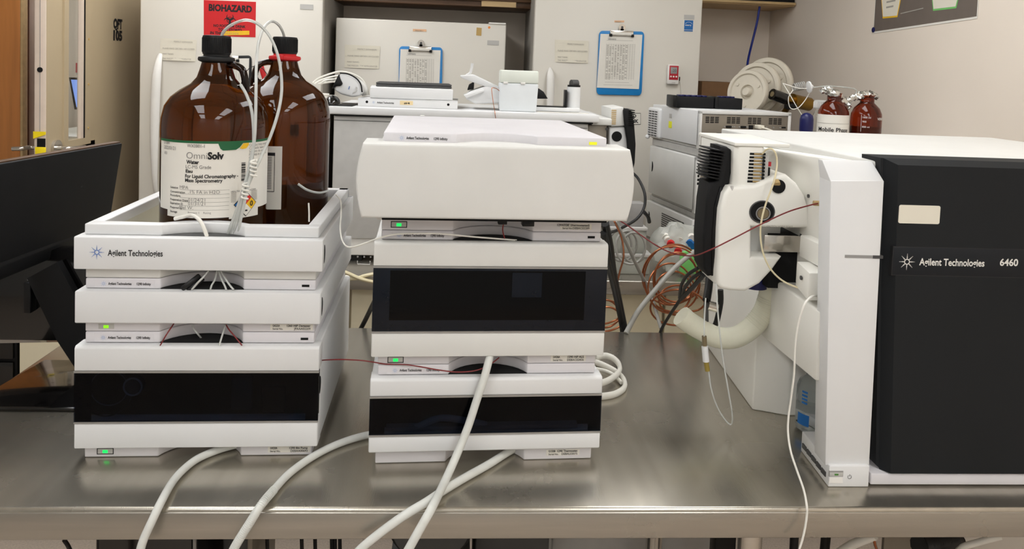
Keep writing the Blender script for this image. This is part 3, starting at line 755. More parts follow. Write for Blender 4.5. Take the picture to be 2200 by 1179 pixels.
part('cover_groove', MB().box(gx[0]-.016, gx[0]+.0015, -.0609, -.05, gz[2]-.0028, gz[2]+.0024), M['dgrey'], col)
bb0 = .9375
bk = part('switch_block', MB().prism([(.571,-.066),(.641,-.066),(.641,.055),(.579,.055)], 'z', .9005, bb0, .002), M['white'], ms)
sw = (0.5832,-0.066,0.9206)
part('switch_recess', MB().box(sw[0]-.012, sw[0]+.012, -.0664, -.064, sw[2]-.002, sw[2]+.008), M['grey'], bk)
part('power_button', MB().box(sw[0]-.011, sw[0]+.0115, -.0668, -.064, sw[2]-.0015, sw[2]+.0055, .0006), M['lgrey'], bk)
part('status_light', MB().box(sw[0]-.003, sw[0]+.0035, -.0674, -.0664, sw[2]+.0008, sw[2]+.0034), M['led_dim'], bk)
part('switch_lip', MB().hexa([(sw[0]-.012,-.0672,sw[2]-.0125),(sw[0]+.0125,-.0672,sw[2]-.0125),(sw[0]+.0125,-.065,sw[2]-.0125),(sw[0]-.012,-.065,sw[2]-.0125),(sw[0]-.0105,-.0664,sw[2]-.003),(sw[0]+.011,-.0664,sw[2]-.003),(sw[0]+.011,-.065,sw[2]-.003),(sw[0]-.0105,-.065,sw[2]-.003)]), M['fridge_edge'], bk)
pw = (0.6066,-0.066,0.9183)
part('power_symbol', MB().tube([(pw[0]+.0032*math.cos(a), -.0664, pw[2]+.0032*math.sin(a)) for a in [math.radians(125+29*k) for k in range(11)]], .0004, 6, sub=0).tube([(pw[0],-.0664,pw[2]+.001),(pw[0],-.0664,pw[2]+.0042)], .0004, 6, sub=0), M['ink_grey'], bk)
for k in range(5):
    y0 = -.055+k*.021
    part('side_port', MB().box(.5695+(y0+.066)*.066, .575+(y0+.066)*.066, y0, y0+.016, .912, .920), M['dgrey'], bk)
# charcoal front panel
p0 = (0.638,-0.05,1.4505); p1 = (0.6604,-0.05,0.9234); pt = (0.7172,-0.055,1.4535)[2]; pb = p1[2]
part('plinth', MB().box(.645, 1.32, -.064, .5, .9035, pb-.0005, .002), M['lilac'], ms)
pan = part('front_panel', MB().prism([(p0[0]-.004,pt),(1.33,pt),(1.33,pb),(p1[0]+.008,pb),(p1[0],pb+.008)], 'y', -.05, .01, 0).hexa([(p1[0]+.016,-.068,pb+.002),(1.33,-.068,pb+.002),(1.33,-.05,pb),(p1[0]+.006,-.05,pb),(p0[0]+.016,-.068,pt-.009),(1.33,-.068,pt-.009),(1.33,-.05,pt),(p0[0],-.05,pt)]), M['panel'], ms)
q0 = (0.6555,-0.068,1.3092); q1 = (0.6586,-0.068,1.2626)
bz = part('brand_band', MB().box(q0[0], 1.3, -.0683, -.06, q1[2], q0[2], .0006), M['panel2'], pan)
part('band_outline', MB().box(q0[0]-.001, 1.302, -.0681, -.062, q1[2]-.001, q0[2]+.001), M['ink'], pan)
e = (0.6794,-0.068,1.2849)
part('brand_emblem', place(starburst(.0135), (e[0], -.0688, e[2])), M['ink_white'], bz)
t0 = (0.7005,-0.068,1.2799); t1 = (0.8129,-0.068,1.2807); t2 = (0.8395,-0.068,1.282); t3 = (0.8712,-0.068,1.2819)
part('lettering', place(text_bm(LETTER, .0165, t1[0]-t0[0], .02), (t0[0], -.0689, t0[2])), M['ink_white'], bz)
part('lettering', place(text_bm('6460', .0165, t3[0]-t2[0], .025), (t2[0], -.0689, t2[2])), M['ink_white'], bz)
s0 = (0.6599,-0.068,1.3488); s1 = (0.7302,-0.068,1.3791)
part('paper_sticker', MB().prism([(x, z) for x, z in rrect(s0[0], s1[0], s0[2], s1[2], .003)], 'y', -.0690, -.0682), M['paper2'], pan, label='worn blank white sticker')
# details of the left flank
for px in ((0.594,0.1158,1.3606), (0.594,0.0554,1.3362)):
    part('screw', MB().cyl((.597, px[1], px[2]), (.5925, px[1], px[2]), .0035, 12), M['dgrey'], ms)
f0 = (0.593,0.0595,1.3565)
part('slot_hole', MB().box(.5925, .597, f0[1]-.006, f0[1]+.006, f0[2]-.012, f0[2]+.012, .002), M['void'], ms)
part('tan_fitting', MB().cyl((.596,f0[1],f0[2]), (.578,f0[1]+.002,f0[2]), .0048, 12), M['peektan'], ms, label='tan capillary fitting')
part('drain_cover', MB().hexa([(.556,-.03,1.066),(.60,-.03,1.066),(.60,.225,1.056),(.562,.225,1.056),(.556,-.03,1.186),(.60,-.03,1.186),(.60,.225,1.186),(.562,.225,1.186)], .004), M['ms_white'], ms)
part('side_step', MB().hexa([(.548,.0,1.196),(.6,.0,1.196),(.6,.06,1.205),(.553,.06,1.205),(.548,.0,1.245),(.6,.0,1.245),(.6,.06,1.25),(.553,.06,1.25)], .002), M['ms_white'], ms)
part('side_step', MB().box(.575, .6, .02, .1, 1.25, 1.29, .002), M['ms_white'], ms)
part('notch_screw', MB().cyl((.549,.03,1.228), (.5475,.03,1.228), .004, 12), M['dgrey'], ms)

# ---- ion source swung on the left flank
src = thing('ion_source', 'white rounded ion source with black finned handle on the left flank of the front spectrometer', 'ion source', (.52, .23, 1.15))
YS = .115
outl = [(0.442,1.3741),(0.4879,1.3789),(0.527,1.3966),(0.55,1.3999),(0.5697,1.3847),(0.5873,1.3614),(0.5981,1.3317),(0.6023,1.307),(0.601,1.299),(0.488,1.299),(0.4911,1.2425),(0.5503,1.2438),(0.5329,1.2177),(0.5102,1.1914),(0.4833,1.1758),(0.4546,1.177),(0.4365,1.1802),(0.4271,1.1889),(0.4268,1.2119),(0.428,1.2385),(0.4269,1.2922),(0.4275,1.33),(0.433,1.3599)]
part('shell', MB().prism(outl, 'y', YS, .20, .010, 4, smooth=False, only='front'), M['ms_white'], src)
w0 = (0.5059,0.115,1.3285)
def ell(c, rx, rz, y0, y1, n=32): return MB().prism([(c[0]+rx*math.cos(2*PI*k/n), c[2]+rz*math.sin(2*PI*k/n)) for k in range(n)], 'y', y0, y1)
vw = part('viewing_port', ell(w0, .0235, .0205, YS-.0008, YS+.01), M['void'], src)
part('port_rim', MB().tube([(w0[0]+.0235*math.cos(2*PI*k/32), YS-.0005, w0[2]+.0205*math.sin(2*PI*k/32)) for k in range(32)], .0014, 6, closed=True, sub=0), M['dgrey'], src)
part('inner_ring', MB().tube([(w0[0]+.002+.013*math.cos(2*PI*k/32), YS-.001, w0[2]-.003+.012*math.sin(2*PI*k/32)) for k in range(32)], .0012, 6, closed=True, sub=0), M['grey'], vw)
part('inner_glass', ell((w0[0]+.002,0,w0[2]-.003), .011, .010, YS-.0014, YS), M['amber_strip'], vw)
part('upper_block', MB().prism([(0.4520,0.1350),(0.4600,0.1250),(0.5030,0.1250),(0.5090,0.1300),(0.5160,0.1600),(0.5160,0.3300),(0.4520,0.3300)], 'z', (0.4742,0.125,1.3734)[2], (0.4699,0.125,1.4498)[2], .003), M['ms_white'], src)
part('block_cap', MB().prism([(.449,.122),(.556,.122),(.560,.34),(.449,.34)], 'z', (0.4699,0.125,1.4498)[2], (0.4695,0.125,1.4568)[2], .002), M['ms_white'], src)
va, vb = (0.4805,0.125,1.4361), (0.5067,0.125,1.384)
for k in range(9):
    z = va[2]-(va[2]-vb[2])*k/8.0
    sl = part('vent_slot', MB().box(va[0]-.0006*k*.4, vb[0]+.004, .1242, .128, z-.0022, z+.0018), M['void'], src)
    part('warm_core', MB().box(va[0]+.008, vb[0]-.002, .1238, .1243, z-.0012, z+.001), M['peektan'], sl)
part('nebulizer', MB().box(vb[0]+.003, vb[0]+.012, .128, .145, vb[2]-.004, va[2]-.003, .001), M['lgrey'], src)
part('nebulizer_nut', MB().cyl((vb[0]+.016,.14,va[2]-.024), (vb[0]+.016,.14,va[2]-.016), .006, 12), M['dred'], src)
part('nebulizer_body', MB().box(vb[0]+.008, vb[0]+.018, .132, .15, vb[2]+.006, va[2]-.026, .001).cyl((vb[0]+.012,.14,vb[2]-.006),(vb[0]+.012,.14,vb[2]+.006),.004,10), M['black'], src)
nb = (0.5342,0.13,1.3814)
part('nozzle_opening', MB().cyl((nb[0],.112,nb[2]-.004), (nb[0],.118,nb[2]-.004), .013, 20), M['void'], src)
part('tan_nut', MB().cyl((nb[0]-.004,.11,nb[2]), (nb[0]-.004,.116,nb[2]+.006), .006, 10), M['peektan'], src)
# recess below the lip: grey strip text, latch and dark cavity
lp = (0.5103,0.115,1.2995); lq = (0.601,0.115,1.299)
part('recess_wall', MB().box(lp[0]-.02, lp[0]+.055, .165, .2, (0.5135,0.115,1.243)[2]-.002, lp[2]+.002), M['white2'], src)
part('cavity', MB().box(lp[0]+.03, .606, .150, .3, (0.5397,0.17,1.1743)[2], (0.5337,0.17,1.2783)[2]), M['void'], src)
g0, g1 = (0.5233,0.14,1.2477), (0.6103,0.14,1.2795)
la = part('latch_plate', MB().box(g0[0], g1[0], .138, .142, g0[2], g1[2], .001), M['chrome'], src, label='polished steel latch plate')
part('latch_pin', MB().cyl((g1[0]-.012,.14,g1[2]), (g1[0]-.012,.14,g1[2]+.004), .005, 10), M['dgrey'], la)
part('warning_strip', place(text_bm('CAUTION  HOT SURFACE', .0055, .05), (lp[0]+.006, .1137, lp[2]+.0005)), M['ink_faint'], src)
part('drain_cap', MB().cyl((.535,.2,(0.5669,0.2,1.1614)[2]), (.535,.2,(0.5651,0.2,1.1916)[2]), .024, 24), M['navy'], src, label='dark navy drain cap')
# handle
hand = [(0.4289,1.4469),(0.4416,1.4465),(0.4509,1.4405),(0.4533,1.3963),(0.45,1.374),(0.4407,1.3621),(0.4376,1.3041),(0.4402,1.2549),(0.4441,1.201),(0.4189,1.1969),(0.409,1.2138),(0.4049,1.2729),(0.4068,1.3408),(0.4111,1.3773),(0.4289,1.3814)]
hd = part('handle', MB().prism(hand, 'y', .14, .20, .005, 2, only='front'), M['soft_black'], src, label='black curved handle')
part('handle_facet', MB().prism([(0.4313,1.3708),(0.4377,1.3692),(0.4315,1.2995),(0.4351,1.199),(0.4242,1.1988),(0.421,1.2768),(0.4224,1.3349)], 'y', .137, .142, .002, 2, only='front'), M['black'], hd)
for k in range(10):
    t = k/9.0
    a = ((0.4009,0.13,1.4401)[0]-.0035*t, 0, (0.401,0.13,1.4383)[2]*(1-t)+(0.3913,0.13,1.3862)[2]*t)
    xr = (0.4333,0.13,1.4341)[0]-.010*t
    part('fin', MB().prism([(a[0],.165),(a[0]+.004,.145),(a[0]+.014,.134),(xr+.004,.132),(xr+.006,.195),(a[0]+.004,.195)], 'z', a[2]-.0013, a[2]+.0013, .0005, 1).xf(Matrix.Translation((xr,.16,a[2])) @ Matrix.Rotation(.13,4,'Y') @ Matrix.Translation((-xr,-.16,-a[2]))), M['black'], hd)
part('brown_strip', MB().prism([(0.4389,1.3647),(0.4425,1.363),(0.4376,1.3051),(0.4394,1.2381),(0.4349,1.238),(0.4331,1.305)], 'y', .125, .15), M['amber_strip'], src)
part('hinge_pin', MB().cyl((.447,.118,(0.4476,0.12,1.3691)[2]-.004), (.447,.118,(0.4476,0.12,1.3691)[2]+.006), .003, 10), M['lgrey'], src)
# exhaust hose
single('exhaust_hose', MB().tube([(0.5666,0.2,1.1661),(0.5653,0.2,1.1396),(0.5556,0.2,1.1091),(0.5334,0.2,1.0793),(0.5011,0.2,1.0588),(0.4631,0.2,1.0582),(0.429,0.2,1.0738),(0.4047,0.2,1.0876),(0.388,0.2,1.1006)], .0212, 20, sub=5), M['exhaust'], 'thick milky exhaust hose curving down under the ion source', 'hose')
rg = MB()
for u in range(22):
    p = spline([(0.5653,0.2,1.1396),(0.5556,0.2,1.1091),(0.5334,0.2,1.0793)], 20)
    i = min(39, int(1+u*37/22)); d = (p[i+1]-p[i-1]).normalized()
    T = d.to_track_quat('Z','Y').to_matrix().to_4x4()
    rg.torus(p[i], .0212, .0007, T, 20, 5)
part('ribs', rg, M['exhaust'], bpy.data.objects['exhaust_hose'])
# calibrant bottle under the drain cover
cbx, cby = .640, .135
cb = thing('calibrant_bottle', 'small clear glass bottle with blue print tucked beside the white column', 'bottle', (cbx, cby, .9))
T = Matrix.Translation((cbx, cby, .9))
part('glass_body', MB().lathe([(0,.004),(.028,.002),(.033,.006),(.034,.014),(.034,.085),(.030,.098),(.018,.108),(.016,.125)], 32, T, cap=False), M['glass'], cb)
part('liquid', MB().lathe([(0,.006),(.03,.006),(.0325,.014),(.0325,.045),(0,.045)], 28, T), M['clear'], cb)
part('blue_print', MB().grid(lambda u, v: (cbx+.0343*math.sin(-1.45+u*.75), cby-.0343*math.cos(-1.45+u*.75), .9+.018+v*.022), 8, 1), M['sblue'], cb)
for j in range(4): part('blue_mark', MB().grid(lambda u, v: (cbx+.0343*math.sin(-1.2+u*.35), cby-.0343*math.cos(-1.2+u*.35), .9+.06+j*.007+v*.004), 4, 1), M['sblue'], cb)
part('screw_cap', MB().cyl((cbx,cby,1.022), (cbx,cby,1.04), .019, 24), M['sblue'], cb)

# ------------------------------------------------------------ freezers along the back wall
FY = 2.4
fl0, fl1 = (-1.5781,2.4,1.6207)[0], (-0.7359,2.4,1.654)[0]
fr1 = thing('upright_freezer', 'tall white upright freezer at left behind the amber jugs', 'freezer', ((fl0+fl1)/2, 2.75, 0))
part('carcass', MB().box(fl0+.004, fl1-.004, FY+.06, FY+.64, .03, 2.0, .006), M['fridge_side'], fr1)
part('door', MB().box(fl0, fl1, FY, FY+.055, .08, 2.0, .007, 3), M['fridge'], fr1)
hx = (-1.4834,2.36,1.5802)
hb = part('door_handle', MB().tube([(hx[0],FY-.0,hx[2]+.01),(hx[0],FY-.03,hx[2]-.05),(hx[0]-.002,FY-.045,hx[2]-.15),(hx[0]-.004,FY-.05,hx[2]-.4),(hx[0]-.002,FY-.04,hx[2]-.6),(hx[0],FY,hx[2]-.7)], lambda u: .010+.012*math.sin(PI*min(1,u*1.2)), 12, flat=.6), M['fridge_edge'], fr1)
part('maker_badge', MB().box((-0.8425,2.4,1.8474)[0], (-0.7818,2.4,1.85)[0], FY-.002, FY, (-0.8312,2.4,1.826)[2], (-0.8317,2.4,1.85)[2]), M['lgrey'], fr1)
f20, f21 = (-0.7073,2.6,1.8004)[0], (0.1474,2.6,1.8125)[0]
f2t = (-0.689,2.6,1.8058)[2]
fr2 = thing('upright_freezer', 'shorter white freezer in the middle, standing in the gap between two taller ones', 'freezer', ((f20+f21)/2, 2.8, 0))
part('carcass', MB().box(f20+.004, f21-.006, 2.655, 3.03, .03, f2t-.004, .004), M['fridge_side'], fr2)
part('door', MB().box(f20, f21, 2.6, 2.65, .08, f2t, .006, 3), M['fridge'], fr2)
part('hinge_cover', MB().box(f21-.09, f21-.002, 2.595, 2.7, f2t-.001, f2t+.008, .003), M['fridge_edge'], fr2)
part('maker_badge', MB().box((0.0539,2.6,1.7145)[0], (0.113,2.6,1.7168)[0], 2.598, 2.6, (0.0852,2.6,1.6992)[2], (0.0844,2.6,1.7228)[2]), M['lgrey'], fr2)
f30, f31 = (0.2738,2.4,1.6938)[0], (1.0937,2.4,1.7261)[0]
fr3 = thing('upright_freezer', 'tall white upright freezer at right with the red thermometer on its door', 'freezer', ((f30+f31)/2, 2.75, 0))
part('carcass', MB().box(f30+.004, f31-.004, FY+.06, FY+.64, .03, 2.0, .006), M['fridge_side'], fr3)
part('door', MB().box(f30, f31, FY, FY+.055, .08, 2.0, .007, 3), M['fridge'], fr3)
part('door_gasket', MB().box(f30+.01, f31-.01, FY+.054, FY+.061, .09, 1.99), M['grey'], fr3)
hx = (0.3573,2.36,1.589)
part('door_handle', MB().tube([(hx[0],FY,hx[2]+.004),(hx[0],FY-.03,hx[2]-.03),(hx[0]+.001,FY-.045,hx[2]-.12),(hx[0]+.002,FY-.05,hx[2]-.4),(hx[0],FY,hx[2]-.7)], lambda u: .007+.012*math.sin(PI*min(1,u*1.2)), 12, flat=.6), M['fridge_edge'], fr3)
part('maker_badge', MB().box((1.0044,2.4,1.8814)[0], (1.0553,2.4,1.8835)[0], FY-.002, FY, (1.029,2.4,1.8553)[2], (1.0278,2.4,1.8779)[2]), M['lgrey'], fr3)
# wall cupboards above
cz = (-0.2324,2.72,1.9003)[2]
wc = thing('wall_cupboard', 'dark wooden cupboard underside above the middle freezer', 'cupboard', (-.25, 2.88, cz))
part('carcass', MB().box(-.76, .30, 2.72, 3.04, cz+.012, 2.6), M['dwood'], wc)
part('bottom_board', MB().box(-.765, .305, 2.715, 3.045, cz, cz+.012, .002), M['dwood'], wc)
part('pale_rail', MB().box(.02, .20, 2.705, 2.716, cz+.002, cz+.03), M['pwood'], wc)
part('cupboard_door', MB().box(-.75, -.24, 2.70, 2.715, cz+.03, 2.59, .002), M['dwood'], wc); part('cupboard_door', MB().box(-.23, .29, 2.70, 2.715, cz+.03, 2.59, .002), M['dwood'], wc)
cz2 = (1.3216,2.72,1.9719)[2]
wc2 = thing('wall_cupboard', 'wooden cupboard with pale underside in the top right corner', 'cupboard', (1.4, 2.88, cz2))
part('carcass', MB().box(1.10, 1.695, 2.72, 3.04, cz2+.02, 2.6), M['black'], wc2)
part('bottom_board', MB().box(1.10, 1.695, 2.715, 3.045, cz2, cz2+.018, .002), M['pwood'], wc2)
part('edge_band', MB().box(1.10, 1.695, 2.70, 2.715, cz2+.006, cz2+.02, .002), M['pwood'], wc2)

# ---- flat things fixed to the freezer doors
def on_plane(name, pts, m, y, t, label, cat, group=None):
    # pts: outline (x,z) on the plane at y, t thick towards the camera
    cx = sum(p[0] for p in pts)/len(pts); cz_ = min(p[1] for p in pts)
    o = thing(name, label, cat, (cx, y, cz_), 0, group)
    part('sheet', MB().prism(pts, 'y', y-t, y), M[m], o)
    return o
def lines(o, y, rows, m='ink_faint'):
    for s, p, size, wdt in rows:
        part('lettering', place(text_bm(s, size, wdt, .01), (p[0], y-.0003, p[2])), M[m], o)
bio = on_plane('biohazard_sign', [(-1.2876,1.85),(-1.0477,1.8516),(-1.0469,1.6856),(-1.2852,1.6825)], 'red', FY-.0005, .001, 'red biohazard sign on the left freezer door', 'sign')
def btxt(s, x0, x1, py, size, b=.03):
    p = [(-1.2816,2.398,1.7784), (-1.0503,2.398,1.7881)]
    sx = (p[1][0]-p[0][0])/108.0
    return part('lettering', place(text_bm(s, size, (x1-x0)*sx, b), (p[0][0]+(x0-440)*sx, FY-.0019, p[0][2]-(py-33)*sx)), M['ink'], bio)
btxt('BIOHAZARD', 448, 541, 22, .042, .05)
btxt('NO FOOD OR DRINK', 459, 528, 57, .017, .04)
btxt('TO BE STORED', 469, 520, 65, .017, .04)
btxt('IN THIS', 452, 479, 73, .017, .04)
ps = (-1.1659,2.398,1.7615)
def arcband(cx, cz_, r0, r1, a0, a1, n=18):
    b = MB()
    for k in range(n):
        p = math.radians(a0+(a1-a0)*k/n); q = math.radians(a0+(a1-a0)*(k+1)/n)
        # horns: crescent thins towards its tips
        def w_(a): 
            u = abs((math.degrees(a)-(a0+a1)/2)/((a1-a0)/2)); return r1-(r1-r0)*(1-u*u*.85)
        b.poly([(cx+w_(p)*math.cos(p),0,cz_+w_(p)*math.sin(p)),(cx+r1*math.cos(p),0,cz_+r1*math.sin(p)),(cx+r1*math.cos(q),0,cz_+r1*math.sin(q)),(cx+w_(q)*math.cos(q),0,cz_+w_(q)*math.sin(q))][::-1])
    return b
for k, a in enumerate((90,210,330)):
    cx, czz = ps[0]+.0135*math.cos(math.radians(a)), ps[2]+.0135*math.sin(math.radians(a))
    part('hazard_symbol', place(arcband(cx, czz, .0095, .017, a+40, a+320), (0,FY-.0019-.0001*k,0)), M['ink'], bio)
part('hazard_symbol', place(arcband(ps[0], ps[2], .012, .015, 0, 360, 30), (0,FY-.0023,0)), M['ink'], bio)
yl = [(-1.2021,1.7077),(-1.0754,1.7151),(-1.0751,1.6954),(-1.2018,1.6881)]
part('yellow_tape', MB().prism(yl, 'y', FY-.0026, FY-.0018), M['gold'], bio)
yp = (-1.188,2.397,1.6929)
part('lettering', place(text_bm('FREEZER', .015, .065, 0), (yp[0], FY-.003, yp[2])), M['tan'], bio)
NOTE = ('PERFECT EXPANSION','PLEASE MAKE CERTAIN I AM CLOSED','MANY THANKS,','THE FREEZER / THE REFRIGERATOR')
def note(pts, y, label, pos, size, wds, lift):
    o = thing('paper_note', label, 'note', (sum(p[0] for p in pts)/4, y, min(p[1] for p in pts)))
    n = 10
    def fn(u, v):
        a, b, c, d = [Vector((p[0],0,p[1])) for p in pts]
        q = (a*(1-u)+b*u)*(1-v)+(d*(1-u)+c*u)*v
        return (q.x, y-.0015-lift*v*v*math.sin(PI*u), q.z)
    part('sheet', MB().grid(fn, 10, 6), M['paper2'], o)
    for s, p, wd in zip(NOTE, pos, wds):
        part('lettering', place(text_bm(s, size, wd, 0), (p[0], y-.0022-lift*.6, p[2])), M['ink_faint'], o)
note([(-1.4827,1.6636),(-1.3166,1.6616),(-1.3216,1.5609),(-1.4858,1.5612)], 2.399, 'crinkled white paper note on the left freezer beside its handle', [(-1.4201,2.397,1.6465),(-1.4708,2.397,1.614),(-1.4705,2.397,1.5879),(-1.4702,2.397,1.5661)], .011, (.085,.145,.05,.13), .004)
note([(-0.6601,1.672),(-0.4841,1.672),(-0.4879,1.5571),(-0.6596,1.5577)], 2.599, 'pale paper note on the middle freezer left of its clipboard', [(-0.5968,2.597,1.6488),(-0.6445,2.597,1.6143),(-0.6461,2.597,1.5839),(-0.6456,2.597,1.5652)], .011, (.095,.155,.06,.15), .003)
note([(0.3741,1.7314),(0.5402,1.7313),(0.5403,1.623),(0.3785,1.6236)], 2.399, 'pale paper note on the right freezer left of its clipboard', [(0.4361,2.397,1.7091),(0.3898,2.397,1.6758),(0.391,2.397,1.6443),(0.3917,2.397,1.6286)], .011, (.08,.145,.05,.14), .004)
def clipboard(label, corners, y, board, full=True, tilt=0):
    # corners px-derived (x,z): TL, TR, BR, BL
    a, b, c, d = [Vector((p[0],0,p[1])) for p in corners]
    o = thing('clipboard', label, 'clipboard', ((c.x+d.x)/2, y, min(c.z,d.z)))
    def q(u, v): return (a*(1-u)+b*u)*(1-v)+(d*(1-u)+c*u)*v
    W = (b-a).length; H = (a-d).length
    rr = rrect(0, 1, 0, 1, .07)
    part('board', MB().prism([(q(u, 1-v).x, q(u, 1-v).z) for u, v in [(x, z) for x, z in rr]], 'y', y-.008, y-.003, .001), M[board], o)
    sh = part('paper_sheet', MB().sheet([Vector((0,y-.0105,0))+q(u, v) for u, v in ((.03,.05),(.955,.05),(.93,.90),(.0,.89))], (0,1,0), .002), M['paper'], o)
    b2 = MB(); 
    for i in range(22):
        v = .21+i*.025
        b2.poly([Vector((0,y-.0109,0))+q(u, w_) for u, w_ in ((.17,v+.0025),(.80,v+.0025),(.80,v),(.17,v))])
    for u in [.17+.0525*k for k in range(13)]:
        b2.poly([Vector((0,y-.0109,0))+q(uu, v) for uu, v in ((u-.002,.76),(u+.002,.76),(u+.002,.20),(u-.002,.20))])
    part('printed_table', b2, M['ink_faint'], sh)
    b3 = MB()
    for i in range(22):
        for k in range(8):
            if rnd.random() < .62:
                u0 = .18+k*.06; v = .215+i*.025
                b3.poly([Vector((0,y-.0111,0))+q(uu, vv) for uu, vv in ((u0,v+.016),(u0+.03+.02*rnd.random(),v+.016),(u0+.03,v+.006),(u0,v+.006))])
    part('written_entries', b3, M['ink_faint'], sh)
    for v, u0, u1 in ((.145,.17,.75),(.80,.17,.7),(.84,.14,.78)):
        part('ruled_line', MB().poly([Vector((0,y-.0109,0))+q(uu, vv) for uu, vv in ((u0,v+.004),(u1,v+.004),(u1,v),(u0,v))]), M['ink_faint'], sh)
    p = q(.2,.135); part('lettering', place(text_bm('Laboratory', .011, .04, .02), (p.x, y-.0111, p.z)), M['ink_grey'], sh)
    m0 = q(.5,.0)
    cl = part('clip', MB().box(m0.x-W*.27, m0.x+W*.25, y-.02, y-.008, m0.z-.024, m0.z+.002, .003), M['chrome'], o)
    part('clip_jaw', MB().box(m0.x-W*.26, m0.x+W*.24, y-.0215, y-.0185, m0.z-.0195, m0.z-.006, .001), M['paper'], cl)
    for s in (-1, 1): part('rubber_corner', MB().box(m0.x-W*.01+s*W*.24-.007, m0.x-W*.01+s*W*.24+.007, y-.022, y-.012, m0.z-.028, m0.z-.014, .002), M['black'], cl)
    part('hanging_ring', MB().cyl((m0.x,y-.012,m0.z+.018), (m0.x,y-.008,m0.z+.018), .0165, 24).box(m0.x-.008, m0.x+.008, y-.012, y-.008, m0.z, m0.z+.012), M['chrome'], o)
    part('hook_hole', MB().cyl((m0.x,y-.0126,m0.z+.018), (m0.x,y-.0118,m0.z+.018), .006, 16), M['dgrey'], o)
clipboard('blue clipboard on the right freezer with its whole sheet in view', [(0.5874,1.7826),(0.8094,1.7871),(0.8104,1.4763),(0.5874,1.4729)], 2.397, 'blue')
clipboard('blue clipboard on the middle freezer with its lower half hidden by binders', [(-0.3884,1.6756),(-0.171,1.6772),(-0.1662,1.3802),(-0.3844,1.3774)], 2.597, 'blue')
clipboard('clear black-edged clipboard on the left freezer behind the jug necks', [(-1.2864,1.5862),(-1.0612,1.5993),(-1.0563,1.3263),(-1.2826,1.3186)], 2.397, 'black')
single('red_tag', MB().tube([(-1.0128,2.37,1.555),(-0.9991,2.37,1.5118),(-0.9899,2.37,1.4793),(-0.9979,2.37,1.4461)], .012, 10), M['red'], 'red object hanging on the left freezer between the two jug necks', 'tag')
single('hanging_wire', MB().tube([(-1.0751,2.35,1.52),(-1.0542,2.35,1.5424),(-1.0245,2.35,1.5501),(-0.9966,2.35,1.5381),(-0.9769,2.35,1.5127)], .0018, 6), M['rubber'], 'thin black wire looping beside the clear clipboard on the left freezer', 'wire')
def sticker(name, px, y, m, label, txt=None):
    o = on_plane(name, px, m, y, .0008, label, 'sticker')
    return o
o = sticker('tape_strip', [(-0.3237,1.7649),(-0.256,1.7654),(-0.2556,1.7537),(-0.3234,1.7532)], 2.5995, 'otape', 'strip of orange masking tape above the clipboard on the middle freezer')
part('lettering', place(text_bm('FREEZER 2', .009, .04), ((-0.3116,2.598,1.7537)[0], 2.5983, (-0.3116,2.598,1.7537)[2])), M['ink_grey'], o)
o = sticker('tape_strip', [(0.6612,1.8354),(0.7092,1.8374),(0.7096,1.8284),(0.6616,1.8264)], 2.3995, 'otape', 'small strip of orange tape above the clipboard on the right freezer')
part('lettering', place(text_bm('FREEZER 1', .007, .032), ((0.666,2.398,1.8265)[0], 2.3983, (0.666,2.398,1.8265)[2])), M['ink_grey'], o)
sticker('tan_sticker', [(-0.003,1.7851),(0.023,1.7838),(0.0221,1.7438),(-0.0039,1.7451)], 2.5995, 'tan', 'tan rectangular sticker near the top right of the middle freezer')
sticker('dot_sticker', [((0.0607,2.599,1.7877)[0]+.0062*math.cos(2*PI*k/20), (0.0607,2.599,1.7877)[2]+.0062*math.sin(2*PI*k/20)) for k in range(20)], 2.5995, 'orange', 'round orange dot sticker near the top right corner of the middle freezer')
es = sticker('energy_sticker', [(1.0009,1.854),(1.0542,1.854),(1.0572,1.7974),(1.0039,1.7952)], 2.3995, 'paper', 'small blue and white square energy sticker on the right freezer')
e0, e1 = (1.007,2.398,1.7976), (1.0506,2.398,1.8515)
part('blue_field', MB().box(e0[0], e1[0], 2.3978, 2.3984, e0[2]+.008, e1[2]), M['sblue'], es)
part('blue_band', MB().box(e0[0], e1[0], 2.3978, 2.3984, e0[2], e0[2]+.006), M['sblue'], es)
ex = (e0[0]+e1[0])/2; ez = (e0[2]+e1[2])/2
part('arc_mark', MB().tube([(ex+.018*math.cos(a), 2.3976, ez+.004+.014*math.sin(a)) for a in [math.radians(20+14*k) for k in range(11)]], .0008, 5, sub=0), M['ink_white'], es)
part('lettering', place(text_bm('energy', .011, .03, .02), (ex-.017, 2.3972, ez)), M['ink_white'], es)
fd = sticker('food_magnet', [(0.6864,1.3851),(0.8109,1.3893),(0.8135,1.3344),(0.6889,1.3303)], 2.3995, 'paper', 'white food and drink sign on the right freezer half hidden by a black handle')
fp = (0.8025,2.398,1.3662); fq = (0.8037,2.398,1.3411)
part('lettering', place(text_bm('FOOD', .024, None, .04, 'RIGHT'), (fp[0]-.012, 2.398, fp[2])), M['ink'], fd)
part('lettering', place(text_bm('DRINK', .024, None, .04, 'RIGHT'), (fq[0], 2.398, fq[2])), M['ink'], fd)
fz = [(0.6864,1.3851),(0.8109,1.3893),(0.8135,1.3344),(0.6889,1.3303)]
part('border', MB().tube([(x, 2.398, z) for x, z in fz], .0012, 5, closed=True, sub=0), M['ink'], fd)
